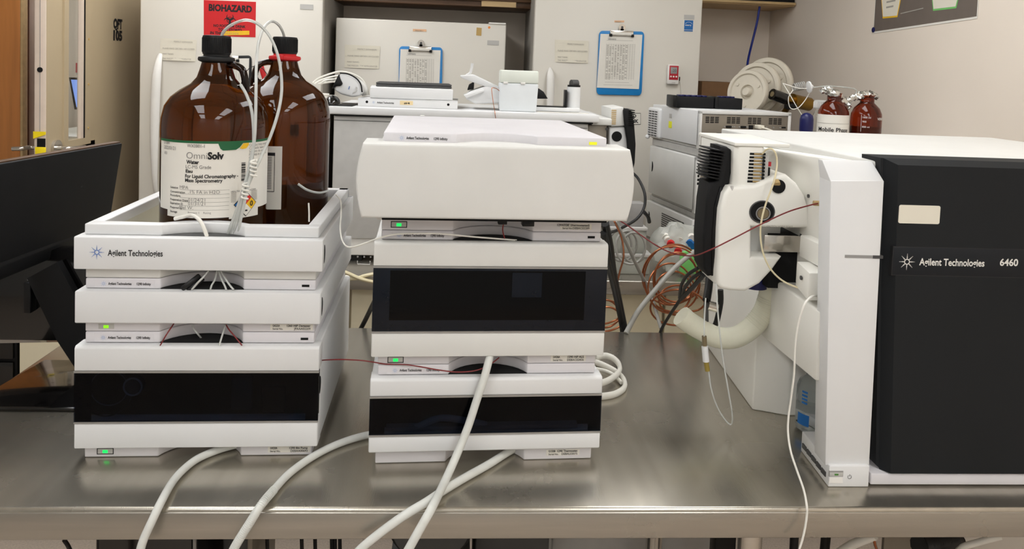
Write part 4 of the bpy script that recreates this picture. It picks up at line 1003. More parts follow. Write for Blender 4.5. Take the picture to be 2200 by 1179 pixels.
# thermometer
tm = (0.9588,2.39,1.5843)
th_ = thing('thermometer', 'white and red digital thermometer on the right freezer door', 'thermometer', (tm[0], 2.398, tm[2]-.048))
part('body', MB().box(tm[0]-.029, tm[0]+.029, 2.372, 2.399, tm[2]-.048, tm[2]+.048, .006), M['fridge_edge'], th_)
fa = part('red_face', MB().box(tm[0]-.022, tm[0]+.023, 2.3705, 2.373, tm[2]-.026, tm[2]+.043, .001), M['dred'], th_)
part('display', MB().box(tm[0]-.016, tm[0]+.016, 2.3697, 2.371, tm[2]+.004, tm[2]+.035, .001), M['grey'], fa)
part('digit', place(text_bm('-20', .018, .022), (tm[0]-.011, 2.3694, tm[2]+.013)), M['dgrey'], fa)
for k in (-1,0,1): part('button', MB().cyl((tm[0]+k*.0135,2.369,tm[2]-.010), (tm[0]+k*.0135,2.371,tm[2]-.010), .0042, 14), M['paper'], fa)
part('lettering', place(text_bm('°C  MIN MAX', .006, .02), (tm[0]-.01, 2.3715, tm[2]-.042)), M['ink_grey'], th_)
part('plug', MB().box(tm[0]+.028, tm[0]+.036, 2.38, 2.396, tm[2]-.03, tm[2]-.01, .002), M['black'], th_)
part('cord', MB().tube([(0.9871,2.39,1.5739),(0.9971,2.39,1.5584),(1.0036,2.39,1.5221),(1.0073,2.39,1.4948)], .0018, 6), M['wcable'], th_)

# ------------------------------------------------------------ second spectrometer on the rear bench
rm = thing('mass_spectrometer', 'white mass spectrometer box on the rear bench with binders and devices on top', 'instrument', (-.05, 1.55, .9))
zt0 = (-0.0499,1.3,1.4328)[2]
xL, xR = -.49, (0.4078,1.3,1.4325)[0]
part('top_slab', MB().box(xL-.02, xR, 1.3, 1.82, zt0-.026, zt0, .004), M['white'], rm)
part('shadow_gap', MB().box(xL, xR-.02, 1.306, 1.8, zt0-.031, zt0-.026), M['void'], rm)
part('front_panel', MB().box(xL, xR-.035, 1.315, 1.8, .985, zt0-.031, .003), M['lgrey'], rm)
part('panel_seam', MB().box(xL, xR-.037, 1.3142, 1.316, zt0-.0475, zt0-.0455), M['dgrey'], rm)
part('lower_panel', MB().box(xL, xR-.035, 1.325, 1.8, .925, .985, .003), M['fridge_edge'], rm)
for k in range(4): part('screw_head', MB().cyl(((-0.4004,1.32,0.9199)[0]+k*.022,1.3235,(-0.4004,1.32,0.9199)[2]), ((-0.4004,1.32,0.9199)[0]+k*.022,1.326,(-0.4004,1.32,0.9199)[2]), .003, 10), M['grey'], rm)
part('wire_bail', MB().tube([(-0.3974,1.3,0.9122),(-0.3972,1.3,0.901),(-0.355,1.3,0.9003),(-0.3553,1.3,0.9131)], .002, 6, sub=0), M['lgrey'], rm)
part('foot', MB().box(xL+.05, xL+.1, 1.35, 1.4, .9, .926), M['rubber'], rm); part('foot', MB().box(xR-.14, xR-.09, 1.35, 1.4, .9, .926), M['rubber'], rm)
part('foot', MB().box(xL+.05, xL+.1, 1.7, 1.75, .9, .926), M['rubber'], rm); part('foot', MB().box(xR-.14, xR-.09, 1.7, 1.75, .9, .926), M['rubber'], rm)
part('steel_flank', MB().box(xR-.035, xR+.035, 1.34, 1.78, .93, zt0-.036, .003), M['backpanel'], rm)
part('flank_top', MB().box(xR-.02, xR+.05, 1.33, 1.8, zt0-.036, zt0-.012, .003), M['white2'], rm)
part('flank_screw', MB().cyl(((0.4417,1.34,1.3841)[0],1.337,(0.4417,1.34,1.3841)[2]), ((0.4417,1.34,1.3841)[0],1.341,(0.4417,1.34,1.3841)[2]), .005, 10), M['dgrey'], rm)
part('lid_latch', MB().box((0.2101,1.3,1.4147)[0], (0.242,1.3,1.4158)[0], 1.297, 1.31, zt0-.044, zt0-.027, .002), M['white'], rm)
part('latch_outline', MB().box((0.2086,1.3,1.4146)[0], (0.2436,1.3,1.4158)[0], 1.3, 1.31, zt0-.040, zt0-.0245, .001), M['ink'], rm)
# its ion source
RS = 1.36
s2 = thing('ion_source', 'white ion source with black curved handle beside the rear spectrometer, behind the centre stack', 'ion source', (.53, 1.45, 1.05))
part('shell', MB().prism([(0.4534,1.391),(0.5128,1.393),(0.5281,1.3475),(0.5345,1.2819),(0.5374,1.1499),(0.5194,1.1079),(0.4662,1.1066)], 'y', RS, RS+.2, .012, 3, only='front'), M['white'], s2)
part('upper_block', MB().prism([(0.457,1.4565),(0.5013,1.4613),(0.5093,1.3961),(0.46,1.3913)], 'y', RS-.005, RS+.18, .004, 2, only='front'), M['white2'], s2)
for k in range(8):
    za_ = (0.4636,1.35,1.4491); zb2 = (0.4658,1.35,1.402); z = za_[2]+(zb2[2]-za_[2])*k/7
    part('vent_slot', MB().box(za_[0]-.004, za_[0]+.013, RS-.0062, RS, z-.0016, z+.0016), M['tan'], s2)
pc = (0.483,1.36,1.3576)
part('viewing_port', ell(pc, .018, .018, RS-.002, RS+.02), M['void'], s2)
hd2 = part('handle', MB().prism([(0.499,1.4542),(0.5153,1.4563),(0.5289,1.4471),(0.5394,1.3986),(0.5474,1.3337),(0.5472,1.2683),(0.5392,1.2272),(0.5395,1.1862),(0.5324,1.2319),(0.5171,1.3491),(0.5043,1.4105)], 'y', RS-.02, RS+.16, .003), M['soft_black'], s2, label='black curved handle')
for k in range(8):
    a = (0.5177,1.335,1.4518); z = a[2]-k*.007
    part('fin', MB().box(a[0], a[0]+.02, RS-.025, RS+.1, z-.0018, z+.0012), M['black'], hd2)

# ---- things on top of the rear spectrometer
b0, b1 = (-0.418,1.36,1.4473), (-0.0776,1.36,1.4479)
an = math.atan2(b1[2]-b0[2], b1[0]-b0[0])
Lb = b1[0]-b0[0]; zT = zt0
bn = thing('ring_binder', 'white ring binder with lettered spine, lowest of the pile on the rear spectrometer', 'binder', (b0[0]+Lb/2, 1.5, zT))
part('spine', MB().box(b0[0], b0[0]+Lb, 1.36, 1.364, zT+.001, zT+.0285, .001), M['white'], bn)
part('cover', MB().box(b0[0], b0[0]+Lb, 1.36, 1.62, zT+.026, zT+.0285, .0008), M['white'], bn); part('cover', MB().box(b0[0], b0[0]+Lb, 1.36, 1.62, zT+.0005, zT+.003, .0008), M['white'], bn)
part('page_block', MB().box(b0[0]+.006, b0[0]+Lb-.006, 1.37, 1.6, zT+.004, zT+.025), M['paper'], bn)
for px in (788, 963): 
    xx = b0[0]+(px-769)/214.0*Lb; part('finger_hole', MB().cyl((xx,1.3592,zT+.016), (xx,1.361,zT+.016), .0045, 14), M['void'], bn)
part('brand_emblem', place(starburst(.006), (b0[0]+Lb*.155, 1.3594, zT+.015)), M['ink_pale'], bn)
part('lettering', place(text_bm(LETTER, .009, Lb*.17, .02), (b0[0]+Lb*.19, 1.3594, zT+.012)), M['ink'], bn)
part('tape_label', MB().box(b0[0]+Lb*.42, b0[0]+Lb*.55, 1.3588, 1.36, zT+.010, zT+.024), M['tape'], bn)
part('lettering', place(text_bm('#4', .009, .02, .02), (b0[0]+Lb*.46, 1.3584, zT+.013)), M['ink'], bn)
u0, u1 = (-0.3914,1.38,1.4795), (-0.0569,1.44,1.453)
zU = zT+.029
b2 = thing('ring_binder', 'thicker plain white binder askew on top of the lettered binder', 'binder', (u0[0]+.13, 1.5, zU), .10)
Lu = .285
part('spine', MB().box(-.13, .155, -.125, -.118, .0005, .038, .003), M['white'], b2, True)
part('cover', MB().box(-.13, .155, -.12, .13, .035, .038, .001), M['white'], b2, True); part('cover', MB().box(-.13, .155, -.12, .13, .0005, .0035, .001), M['white'], b2, True)
part('page_block', MB().box(-.12, .145, -.115, .12, .005, .034), M['paper2'], b2, True)
lp_ = thing('laptop', 'thin dark grey closed laptop lying on the white binders', 'laptop', (u0[0]+.15, 1.56, zU+.0385), .06)
part('base', MB().box(-.135, .135, -.09, .11, .0003, .008, .003), M['dgrey'], lp_, True); part('screen_lid', MB().box(-.135, .135, -.09, .11, .0085, .015, .003), M['dgrey'], lp_, True)
# barcode scanner, mouse, pad, cables
sc0 = (-0.4471,1.42,1.5039)
scn = thing('barcode_scanner', 'white and black handheld barcode scanner lying on its side left of the binders', 'scanner', (sc0[0], 1.44, zT+.004))
outl = [(-0.4882,1.5416),(-0.4642,1.5392),(-0.4368,1.5274),(-0.4187,1.507),(-0.4116,1.4814),(-0.4192,1.4665),(-0.4431,1.4608),(-0.4817,1.4692),(-0.5075,1.4844),(-0.497,1.509)]
part('head', MB().prism(outl, 'y', 1.40, 1.48, .012, 4), M['white'], scn)
part('bumper', MB().tube([(-0.4882,1.4,1.5432),(-0.4595,1.4,1.541),(-0.432,1.4,1.5275),(-0.4155,1.4,1.5071),(-0.41,1.4,1.4798)], .0025, 8), M['black'], scn)
part('scan_window', MB().prism([(-0.4914,1.5399),(-0.4846,1.5224),(-0.4762,1.5065),(-0.484,1.4982),(-0.4999,1.4976),(-0.514,1.4874),(-0.5049,1.5087)], 'y', 1.393, 1.49, .004), M['black'], scn)
part('trigger', MB().prism([(-0.4434,1.4738),(-0.4292,1.4808),(-0.4264,1.4954),(-0.4313,1.4985),(-0.4325,1.4855),(-0.4419,1.4771)], 'y', 1.397, 1.402), M['lgrey'], scn)
part('blue_mark', MB().prism([(-0.4582,1.4878),(-0.4558,1.4879),(-0.4521,1.4993),(-0.4545,1.4992)], 'y', 1.398, 1.402), M['ink_blue'], scn)
part('grip', MB().tube([(-0.454,1.5,1.5137),(-0.4339,1.5,1.5061),(-0.4169,1.5,1.4899),(-0.4096,1.5,1.4649)], .014, 12), M['white2'], scn)
ms0 = (-0.506,1.34,1.453)
mo = thing('computer_mouse', 'glossy black computer mouse at the left end of the rear spectrometer top', 'mouse', (ms0[0], 1.37, zT+.003))
part('shell', MB().ball((ms0[0],1.37,zT+.003), .03, 20, (.95,1.5,1.05)).box(ms0[0]-.0275, ms0[0]+.0275, 1.33, 1.41, zT+.003, zT+.006, .001), M['gloss_black'], mo)
part('wheel', MB().cyl((ms0[0]-.003,1.345,zT+.028), (ms0[0]+.003,1.345,zT+.028), .006, 12), M['dgrey'], mo)
single('mouse_mat', MB().box(ms0[0]-.05, ms0[0]+.075, 1.32, 1.52, zT+.0003, zT+.003, .001), M['rubber'], 'thin black mat under the mouse and scanner', 'mat')
cl_ = single('cable_coil', MB().tube([(-0.609,1.55,1.5021),(-0.5876,1.55,1.5199),(-0.5544,1.55,1.5347),(-0.5126,1.55,1.5465),(-0.4704,1.55,1.5412),(-0.4362,1.55,1.5255),(-0.4187,1.55,1.5022),(-0.413,1.55,1.4785)], .0035, 8).tube([(-0.5984,1.53,1.4995),(-0.5754,1.53,1.5138),(-0.539,1.53,1.527),(-0.5007,1.53,1.5335),(-0.4655,1.53,1.5314),(-0.4383,1.53,1.5155),(-0.4242,1.53,1.4922)], .0035, 8).tube([(-0.5696,1.5,1.5045),(-0.5533,1.5,1.5151),(-0.5237,1.5,1.5195),(-0.4957,1.5,1.5239)], .0035, 8).tube([(-0.5926,1.57,1.4989),(-0.5657,1.57,1.505),(-0.5285,1.57,1.5098),(-0.4896,1.57,1.5129)], .0035, 8), M['wcable'], 'coiled white cable looping over the barcode scanner', 'cable')
pn = thing('marker_pen', 'blue and black marker pen on papers beside the rear jug shoulder', 'pen', tuple((-0.5704,1.42,1.493)))
pa, pb_ = (-0.6025,1.42,1.4967), (-0.5255,1.42,1.4881)
pa, pb_ = (pa[0],1.42,zT+.035), (pb_[0],1.42,zT+.032)
part('barrel', MB().cyl(pa, pb_, .0055, 14), M['paper'], pn); part('pen_cap', MB().cyl(pa, tuple(pa[i]+.42*(pb_[i]-pa[i]) for i in range(3)), .0062, 14), M['black'], pn)
part('blue_ring', MB().cyl(tuple(pa[i]+.42*(pb_[i]-pa[i]) for i in range(3)), tuple(pa[i]+.6*(pb_[i]-pa[i]) for i in range(3)), .0058, 14), M['ink_blue'], pn)
single('paper_stack', MB().box(pa[0]-.07, pb_[0]-.005, 1.40, 1.6, zT+.0005, zT+.0255, .001), M['paper'], 'stack of white paper at the far left of the rear spectrometer top', 'paper')
# label printer with its lid up
lpn = thing('label_printer', 'small white label printer with its lid raised between the binders and the frosted tip box', 'printer', ((0.0066,1.4,1.4587)[0], 1.45, zT))
part('body', MB().prism([(-0.0513,1.4812),(-0.0355,1.4964),(0.0225,1.5181),(0.0701,1.5133),(0.0804,1.4579),(-0.0177,1.4529),(-0.0509,1.4697)], 'y', 1.4, 1.54, .005), M['white'], lpn)
part('lid', MB().prism([(-0.0732,1.5505),(-0.0245,1.5556),(0.0651,1.5164),(0.0623,1.5032),(-0.0037,1.5204),(-0.0697,1.5425)], 'y', 1.40, 1.53, .003), M['white'], lpn)
part('lid_arm', MB().tube([(-0.0504,1.41,1.5513),(-0.0376,1.41,1.5599),(-0.0332,1.41,1.5748),(-0.0307,1.41,1.5945)], .005, 10), M['white'], lpn)
part('guide', MB().prism([(-0.0579,1.4829),(0.0129,1.505),(0.0132,1.4968),(-0.0478,1.4719)], 'y', 1.385, 1.5, .002), M['white'], lpn)
part('roller', MB().prism([(-0.0396,1.5191),(-0.022,1.5296),(-0.0227,1.5034),(-0.0454,1.4993)], 'y', 1.41, 1.5, .002), M['black'], lpn)
# pipette tip box
x0, x1 = (0.0656,1.36,1.4512)[0], (0.2,1.36,1.4558)[0]
zq = (0.1241,1.36,1.5308)[2]; zq2 = (0.1224,1.36,1.5758)[2]
tbx = thing('tip_box', 'frosted pale plastic box with clear hinged lid on the rear spectrometer', 'box', ((x0+x1)/2, 1.41, zT))
part('base', MB().hexa([(x0+.002,1.36,zT+.0005),(x1-.004,1.36,zT+.0005),(x1-.004,1.46,zT+.0005),(x0+.002,1.46,zT+.0005),(x0,1.356,zq),(x1,1.356,zq),(x1,1.464,zq),(x0,1.464,zq)], .004), M['tipbox'], tbx)
part('lid', MB().hexa([(x0,1.356,zq+.0005),(x1,1.356,zq+.0005),(x1,1.464,zq+.0005),(x0,1.464,zq+.0005),(x0+.001,1.36,zq2),(x1-.001,1.36,zq2),(x1-.001,1.46,zq2),(x0+.001,1.46,zq2)], .005), M['tiplid'], tbx)
for xx in (x0+.012, x0+.072): part('latch_tab', MB().box(xx, xx+.016, 1.353, 1.357, zq-.003, zq+.004, .001), M['fridge_edge'], tbx)
# tape dispenser like device
d0 = (0.339,1.42,1.466)
dsp = thing('tape_dispenser', 'white device with a round black-topped turret right of the frosted tip box', 'dispenser', (d0[0]-.06, 1.45, zT))
part('base_plate', MB().box((0.2007,1.42,1.4612)[0], d0[0]+.02, 1.42, 1.52, zT+.0015, zT+.016, .003), M['white'], dsp)
part('black_deck', MB().box((0.2007,1.42,1.4612)[0], (0.3106,1.42,1.465)[0], 1.425, 1.5, zT+.016, zT+.019, .001), M['black'], dsp)
part('black_guard', MB().prism([(0.1961,1.5171),(0.2095,1.5142),(0.2267,1.5032),(0.2427,1.4788),(0.1977,1.4773)], 'y', 1.43, 1.44, .001), M['black'], dsp)
part('upright', MB().box((0.3037,1.43,1.501)[0], (0.3104,1.43,1.5012)[0], 1.43, 1.47, zT+.016, (0.3066,1.43,1.5127)[2], .001), M['black'], dsp)
zc1 = (0.3395,1.44,1.5237)[2]
part('turret', MB().cyl((d0[0],1.46,zT+.002), (d0[0],1.46,zc1), .0245, 28), M['white'], dsp)
part('turret_top', MB().cyl((d0[0],1.46,zc1), (d0[0],1.46,zc1+.007), .0235, 28), M['black'], dsp)
part('roller', MB().cyl((d0[0]-.012,1.45,zc1+.012), (d0[0]+.012,1.46,zc1+.012), .014, 20), M['dgrey'], dsp)
single('loose_sheet', MB().box((0.1108,1.36,1.4544)[0]+.09, (0.3843,1.36,1.4638)[0], 1.37, 1.41, zT+.0002, zT+.0012), M['paper'], 'loose paper sheet under the right end of the white turret device', 'paper')
single('red_wire', MB().tube([(0.068,1.38,1.5007),(0.0542,1.37,1.5102),(0.0392,1.36,1.5116),(0.0397,1.355,1.494),(0.0452,1.34,1.4595),(0.0491,1.295,1.4333),(0.0549,1.29,1.3991)], .0012, 6), M['copper'], 'thin reddish wire hanging over the front edge beside the frosted tip box', 'wire')

# ------------------------------------------------------------ stack of modules seen from behind, on the rear bench
RA = math.radians(9.3); RL = (.806, 1.45)
zA, zB, zC = 1.455, 1.312, 1.072
def rmod(name, label, z0, z1, top=False):
    return thing(name, label, 'instrument', (RL[0], RL[1], z0), RA)
W_ = .372
m1 = rmod('detector_module', 'white module seen from behind with grey vented panel, topmost of the rear right stack', zB, zA)
h1 = zA-zB
part('housing', MB().box(0, W_, .006, .43, .012, h1, .004), M['white'], m1, True)
part('base', MB().box(.01, W_-.01, .02, .45, .0005, .012, .002), M['lgrey'], m1, True)
rp = part('rear_panel', MB().box(.008, W_-.012, 0, .008, .004, h1-.014, .001), M['backpanel'], m1, True)
part('frame_lip', MB().box(0, .008, -.002, .02, .001, h1-.002, .001).box(W_-.012, W_, -.002, .02, .001, h1-.002, .001).box(0, W_, -.002, .02, h1-.012, h1, .001), M['white2'], m1, True)
for g in range(4):
    for c in range(3):
        for r in range(4):
            x = .022+g*.086+c*.019; z = h1-.024-r*.0062
            part('vent_hole', MB().box(x, x+.015, -.0008, .003, z-.0018, z+.0018), M['void'], rp, True)
for c in range(3):
    for r in range(8):
        x = .068+c*.026; z = h1-.082-r*.0075
        if z > .012: part('vent_hole', MB().box(x, x+.02, -.0008, .003, z-.002, z+.002), M['void'], rp, True)
for x, w2, m_ in ((.105,.022,'void'),(.165,.022,'void')):
    pp = part('serial_port', MB().box(x, x+w2, -.004, .003, h1-.062, h1-.053, .002), M['black'], rp, True)
for x in (.099,.131,.139,.159,.191,.272,.30,.328): part('port_screw', MB().cyl((x,-.003,h1-.057), (x,.003,h1-.057), .0024, 8), M['grey'], rp, True)
part('network_port', MB().box(.198, .216, -.002, .003, h1-.065, h1-.050, .001), M['void'], rp, True)
pl = part('cable_plug', MB().box(.222, .246, -.03, .002, h1-.062, h1-.048, .003), M['paper2'], m1, True)
part('plug_cable', MB().tube([(.235,-.03,h1-.056),(.25,-.06,h1-.062),(.27,-.09,h1-.08),(.28,-.1,h1-.15)], .003, 8), M['paper2'], m1, True)
part('card_slot', MB().box(.335, .36-.008, -.001, .003, h1-.059, h1-.053), M['void'], rp, True)
st2 = part('code_sticker', MB().box(.028, .041, -.0008, .002, .024, .042), M['paper2'], rp, True)
part('code_print', MB().box(.031, .038, -.0014, 0, .029, .038), M['ink_grey'], rp, True)
# far left flank: bulged front cover with vent slats
fc = part('front_cover', MB().box(-.012, W_+.006, .335, .452, .006, h1-.012, .01, 3), M['white'], m1, True)
for c in range(3):
    for k in range(11):
        part('slat_gap', MB().box(-.0128, -.011, .352+c*.03, .376+c*.03, .014+k*.0098, .019+k*.0098), M['dgrey'], fc, True)
part('yellow_tag', MB().box(-.002, 0, .235, .262, h1-.085, h1-.058, .001), M['fyellow'], m1, True, label='yellow paper tag')
part('small_badge', MB().box(-.0012, 0, .24, .262, h1-.046, h1-.028, .0005), M['lgrey'], m1, True)
part('side_clip', MB().ball((-.012,.44,.006), .01, 10), M['white'], m1, True)
m2 = rmod('sampler_module', 'white module seen from behind with warning sticker, middle of the rear right stack', zC, zB)
h2 = zB-zC
part('housing', MB().box(-.004, W_, .006, .43, .012, h2-.03, .004), M['white2'], m2, True)
part('lid', MB().box(.01, W_-.01, .02, .44, h2-.028, h2-.0005, .003), M['lgrey'], m2, True)
part('base', MB().box(.01, W_-.01, .02, .42, .0005, .012, .002), M['lgrey'], m2, True)
rp2 = part('rear_panel', MB().box(.012, W_-.012, 0, .008, .01, h2-.04, .001), M['backpanel'], m2, True)
part('frame_lip', MB().box(-.004, .012, -.002, .02, .004, h2-.03, .001).box(W_-.012, W_, -.002, .02, .004, h2-.03, .001).box(-.004, W_, -.002, .02, h2-.042, h2-.03, .001), M['white2'], m2, True)
for k in range(6): part('vent_hole', MB().box(.0, .008, -.0028, -.001, h2-.06-k*.014, h2-.051-k*.014), M['void'], m2, True)
ws = part('warning_sticker', MB().box(.017, .045, -.001, .002, h2-.066, h2-.046), M['paper2'], rp2, True)
part('warning_triangle', MB().prism([(.020,h2-.063),(.034,h2-.063),(.027,h2-.050)], 'y', -.0016, 0), M['gold'], rp2, True)
part('key_switch', MB().cyl((.03,-.004,h2-.085), (.03,.002,h2-.085), .006, 12).box(.028,.032,-.006,-.002,h2-.13,h2-.085), M['amber_strip'], m2, True)
part('code_sticker', MB().box(.02, .033, -.001, .002, .07, .09), M['paper2'], rp2, True)
for k in range(8): part('vent_hole', MB().box(.016, .03, -.0008, .003, .012+k*.007, .0155+k*.007), M['void'], rp2, True)
part('grip_notch', MB().prism([(.40-.014*math.sin(PI*k/8), h2*.52+.022*math.cos(PI*k/8)) for k in range(9)], 'x', -.0045, 0), M['void'], m2, True)
m3 = rmod('pump_module', 'white module with a louvred flank, lowest of the rear right stack', .9, zC)
h3 = zC-.9
part('housing', MB().box(-.008, W_, .006, .43, .0005, h3-.022, .004), M['white2'], m3, True)
part('lid', MB().box(.01, W_-.01, .02, .44, h3-.021, h3-.0005, .003), M['lgrey'], m3, True)
part('rear_panel', MB().box(.01, W_-.012, 0, .008, .008, h3-.03, .001), M['backpanel'], m3, True)
for k in range(9): part('louvre', MB().box(-.0088, -.006, .07, .27, h3-.05-k*.0085, h3-.0455-k*.0085), M['dgrey'], m3, True)
for k in range(3): part('vent_hole', MB().box(-.004, .006, -.0008+.004, .008, h3-.05-k*.014, h3-.042-k*.014), M['void'], m3, True)
part('grip_notch', MB().prism([(.40-.014*math.sin(PI*k/8), h3*.5+.022*math.cos(PI*k/8)) for k in range(9)], 'x', -.0085, 0), M['void'], m3, True)
# black battery-like trays on the stack
for (pa, pb, lab_) in (((0.755,1.62,1.4658), (0.913,1.62,1.4659), 'black vial tray with blue inserts, left one on the rear right stack'), ((0.9185,1.62,1.466), (1.0258,1.62,1.4643), 'black vial tray with blue inserts, right one on the rear right stack')):
    xa, xb = pa[0], pb[0]
    vt = thing('vial_tray', lab_, 'tray', ((xa+xb)/2, 1.67, zA))
    hh_ = .044
    part('tray_body', MB().box(xa, xb, 1.62, 1.72, zA+.0008, zA+hh_, .003), M['soft_black'], vt)
    n = 5 if xb-xa > .13 else 3
    for k in range(n):
        xx = xa+.03+(xb-xa-.045)*k/n
        part('blue_insert', MB().box(xx, xx+(xb-xa-.055)/n*.85, 1.65, 1.70, zA+hh_-.001, zA+hh_+.006, .002), M['navy'], vt)
    part('end_rail', MB().box(xa-.003, xa+.012, 1.618, 1.722, zA+.002, zA+hh_+.004, .003), M['black'], vt)

# ---- equipment case carrying the reagent bottles (mostly hidden behind the front spectrometer)
zK = 1.312
kc = thing('equipment_case', 'white equipment case under the reagent bottles, almost hidden behind the front spectrometer', 'case', (1.46, 1.56, .9))
part('body', MB().box(1.22, 1.69, 1.22, 1.62, .9005, zK-.02, .004), M['white2'], kc)
part('lid', MB().box(1.215, 1.692, 1.215, 1.625, zK-.02, zK, .004), M['white'], kc)
def reagent(name, label, px, r, h, m, y=1.42):
    t = thing(name, label, 'bottle', (px, y, zK)); T = Matrix.Translation((px, y, zK))
    part('glass_body', MB().lathe([(0,.003),(r*.9,0),(r,.008),(r,h*.62),(r*.97,h*.70),(r*.82,h*.79),(r*.55,h*.86),(r*.46,h*.88),(r*.44,h*.98),(r*.5,h),(r*.5,h*1.005),(r*.4,h*1.005)], 40, T, cap=False), M[m], t)
    return t, T
zt1 = (1.278,1.51,1.5067)[2]
bxw = (1.2908,1.51,1.4457)[0]; r1 = .034
g1_ = thing('clear_bottle', 'clear glass bottle with a ribbed white cap left of the two amber bottles', 'bottle', (bxw+.02, 1.51, zK)); T = Matrix.Translation((bxw+.004, 1.51, zK))
hz_ = zt1-zK
part('glass_body', MB().lathe([(0,.003),(.036,0),(.04,.008),(.04,hz_-.075),(.034,hz_-.055),(.026,hz_-.04),(.026,hz_-.03)], 36, T, cap=False), M['glass'], g1_)
part('liquid', MB().lathe([(0,.005),(.0375,.008),(.0375,hz_*.4),(0,hz_*.4)], 28, T), M['clear'], g1_)
cpw = part('screw_cap', MB().lathe([(0,hz_-.032),(.032,hz_-.032),(.033,hz_-.028),(.033,hz_-.004),(.030,hz_),(0,hz_)], 36, T), M['lgrey'], g1_)
for k in range(30):
    a = 2*PI*k/30; x, y = bxw+.004+.0333*math.cos(a), 1.51+.0333*math.sin(a)
    part('cap_rib', MB().box(x-.0012, x+.0012, y-.0012, y+.0012, zK+hz_-.028, zK+hz_-.006), M['fridge_edge'], cpw)
single('blue_stopper', MB().lathe([(0,0),(.022,0),(.023,.01),(.023,.045),(.020,.058),(.011,.066),(0,.069)], 24, Matrix.Translation(((1.1358,1.3,1.4131)[0],1.30,(1.1366,1.3,1.3985)[2]))), M['navy'], 'rounded navy blue cap standing before the clear bottle', 'cap')
single('cap_stand', MB().lathe([(.018,0),(.02,.004),(.012,.01),(.012,(1.1366,1.3,1.3985)[2]-.9015),(0,(1.1366,1.3,1.3985)[2]-.9005)], 16, Matrix.Translation(((1.1358,1.3,1.4131)[0],1.30,.9))), M['clear'], 'clear rod hidden under the navy cap', 'rod')
ax = (1.2905,1.42,1.4514)[0]
ab1, T = reagent('amber_bottle', 'amber bottle wearing a white handwritten mobile phase label and torn foil', ax, .054, (1.2764,1.42,1.5359)[2]-zK, 'amber_red')
hA = (1.2764,1.42,1.5359)[2]-zK
zl0, zl1 = zK+.004, (1.2514,1.36,1.4588)[2]
part('paper_label', MB().grid(lambda u, v: (ax+.0546*math.sin(-1.9+3.0*u), 1.42-.0546*math.cos(-1.9+3.0*u), zl0+v*(zl1-zl0)), 24, 1), M['paper'], ab1)
def ring_text(s, z, size, width, a0=0):
    tb_ = text_bm(s, size, width, .02, 'CENTER')
    for v in tb_.bm.verts:
        a = a0+v.co.x/.0546; v.co = Vector((ax+.0552*math.sin(a), 1.42-.0552*math.cos(a), z+v.co.z))
    return tb_
zz = (1.2549,1.36,1.4023)[2]
part('lettering', ring_text('Mobile Phase', zz-.004, .021, .115, -.40), M['ink'], ab1)
part('ruled_line', MB().grid(lambda u, v: (ax+.0552*math.sin(-1.7+2.6*u), 1.42-.0552*math.cos(-1.7+2.6*u), (1.2534,1.36,1.4272)[2]+v*.0012), 16, 1), M['ink_faint'], ab1)
rx = (1.4151,1.42,1.4555)[0]; hB = (1.3995,1.42,1.5318)[2]-zK
ab2, T2_ = reagent('amber_bottle', 'red-brown bottle with white volume marks and foil lid, rightmost on the case', rx, .0535, hB, 'amber_red')
part('liquid', MB().lathe([(0,.006),(.047,.006),(.050,.012),(.050,(1.4047,1.4,1.4191)[2]-zK),(0,(1.4047,1.4,1.4191)[2]-zK)], 28, T2_), M['liquid_dark'], ab2)
for i, py in enumerate((254,263,274)):
    zz2 = (1.3694,1.37,1.4438)[2]-(py-258)*.0017
    tb_ = text_bm(('1000 ml','900','800 ml')[i], .009, None, 0)
    for v in tb_.bm.verts:
        a = -.72+v.co.x/.0535; v.co = Vector((rx+.0541*math.sin(a), 1.42-.0541*math.cos(a), zz2+v.co.z))
    part('volume_mark', tb_, M['ink_white'], ab2)
part('volume_mark', MB().grid(lambda u, v: (rx+.0541*math.sin(-.80+.02*u), 1.42-.0541*math.cos(-.80+.02*u), zK+.09+v*.06), 1, 1), M['ink_white'], ab2)
tb_ = text_bm('VEREX', .012, None, .02)
for v in tb_.bm.verts:
    a = .25+v.co.x/.0535; v.co = Vector((rx+.0541*math.sin(a), 1.42-.0541*math.cos(a), (1.4212,1.37,1.4455)[2]+v.co.z))
part('lettering', tb_, M['ink_white'], ab2)
def foil(parent, pts, wid, seed):
    # crumpled foil: a flattened, jittered sleeve along the path
    r_ = random.Random(seed); b = MB(); b.tube(pts, lambda u: wid*(.25+.22*math.sin(PI*min(1,max(0,u)))), 12, sub=6)
    for v in b.bm.verts: v.co += Vector((r_.uniform(-.004,.004), r_.uniform(-.005,.005), r_.uniform(-.004,.004)))
    for f in b.bm.faces: f.smooth = False
    return part('foil_cover', b, M['foil'], parent)
foil(ab1, [(1.2412,1.42,1.5397),(1.2635,1.42,1.5473),(1.2854,1.42,1.5328),(1.3089,1.42,1.5201),(1.333,1.42,1.5005),(1.3516,1.42,1.4841)], .034, 3)
part('foil_cover', MB().ball((ax-.006,1.41,(1.2503,1.42,1.535)[2]), .022, 10, (1,1,.8)), M['foil'], ab1)
foil(ab2, [(1.3365,1.42,1.5006),(1.3564,1.42,1.5183),(1.382,1.42,1.5294),(1.408,1.42,1.5355),(1.4362,1.42,1.5348),(1.4511,1.42,1.5234)], .030, 5)
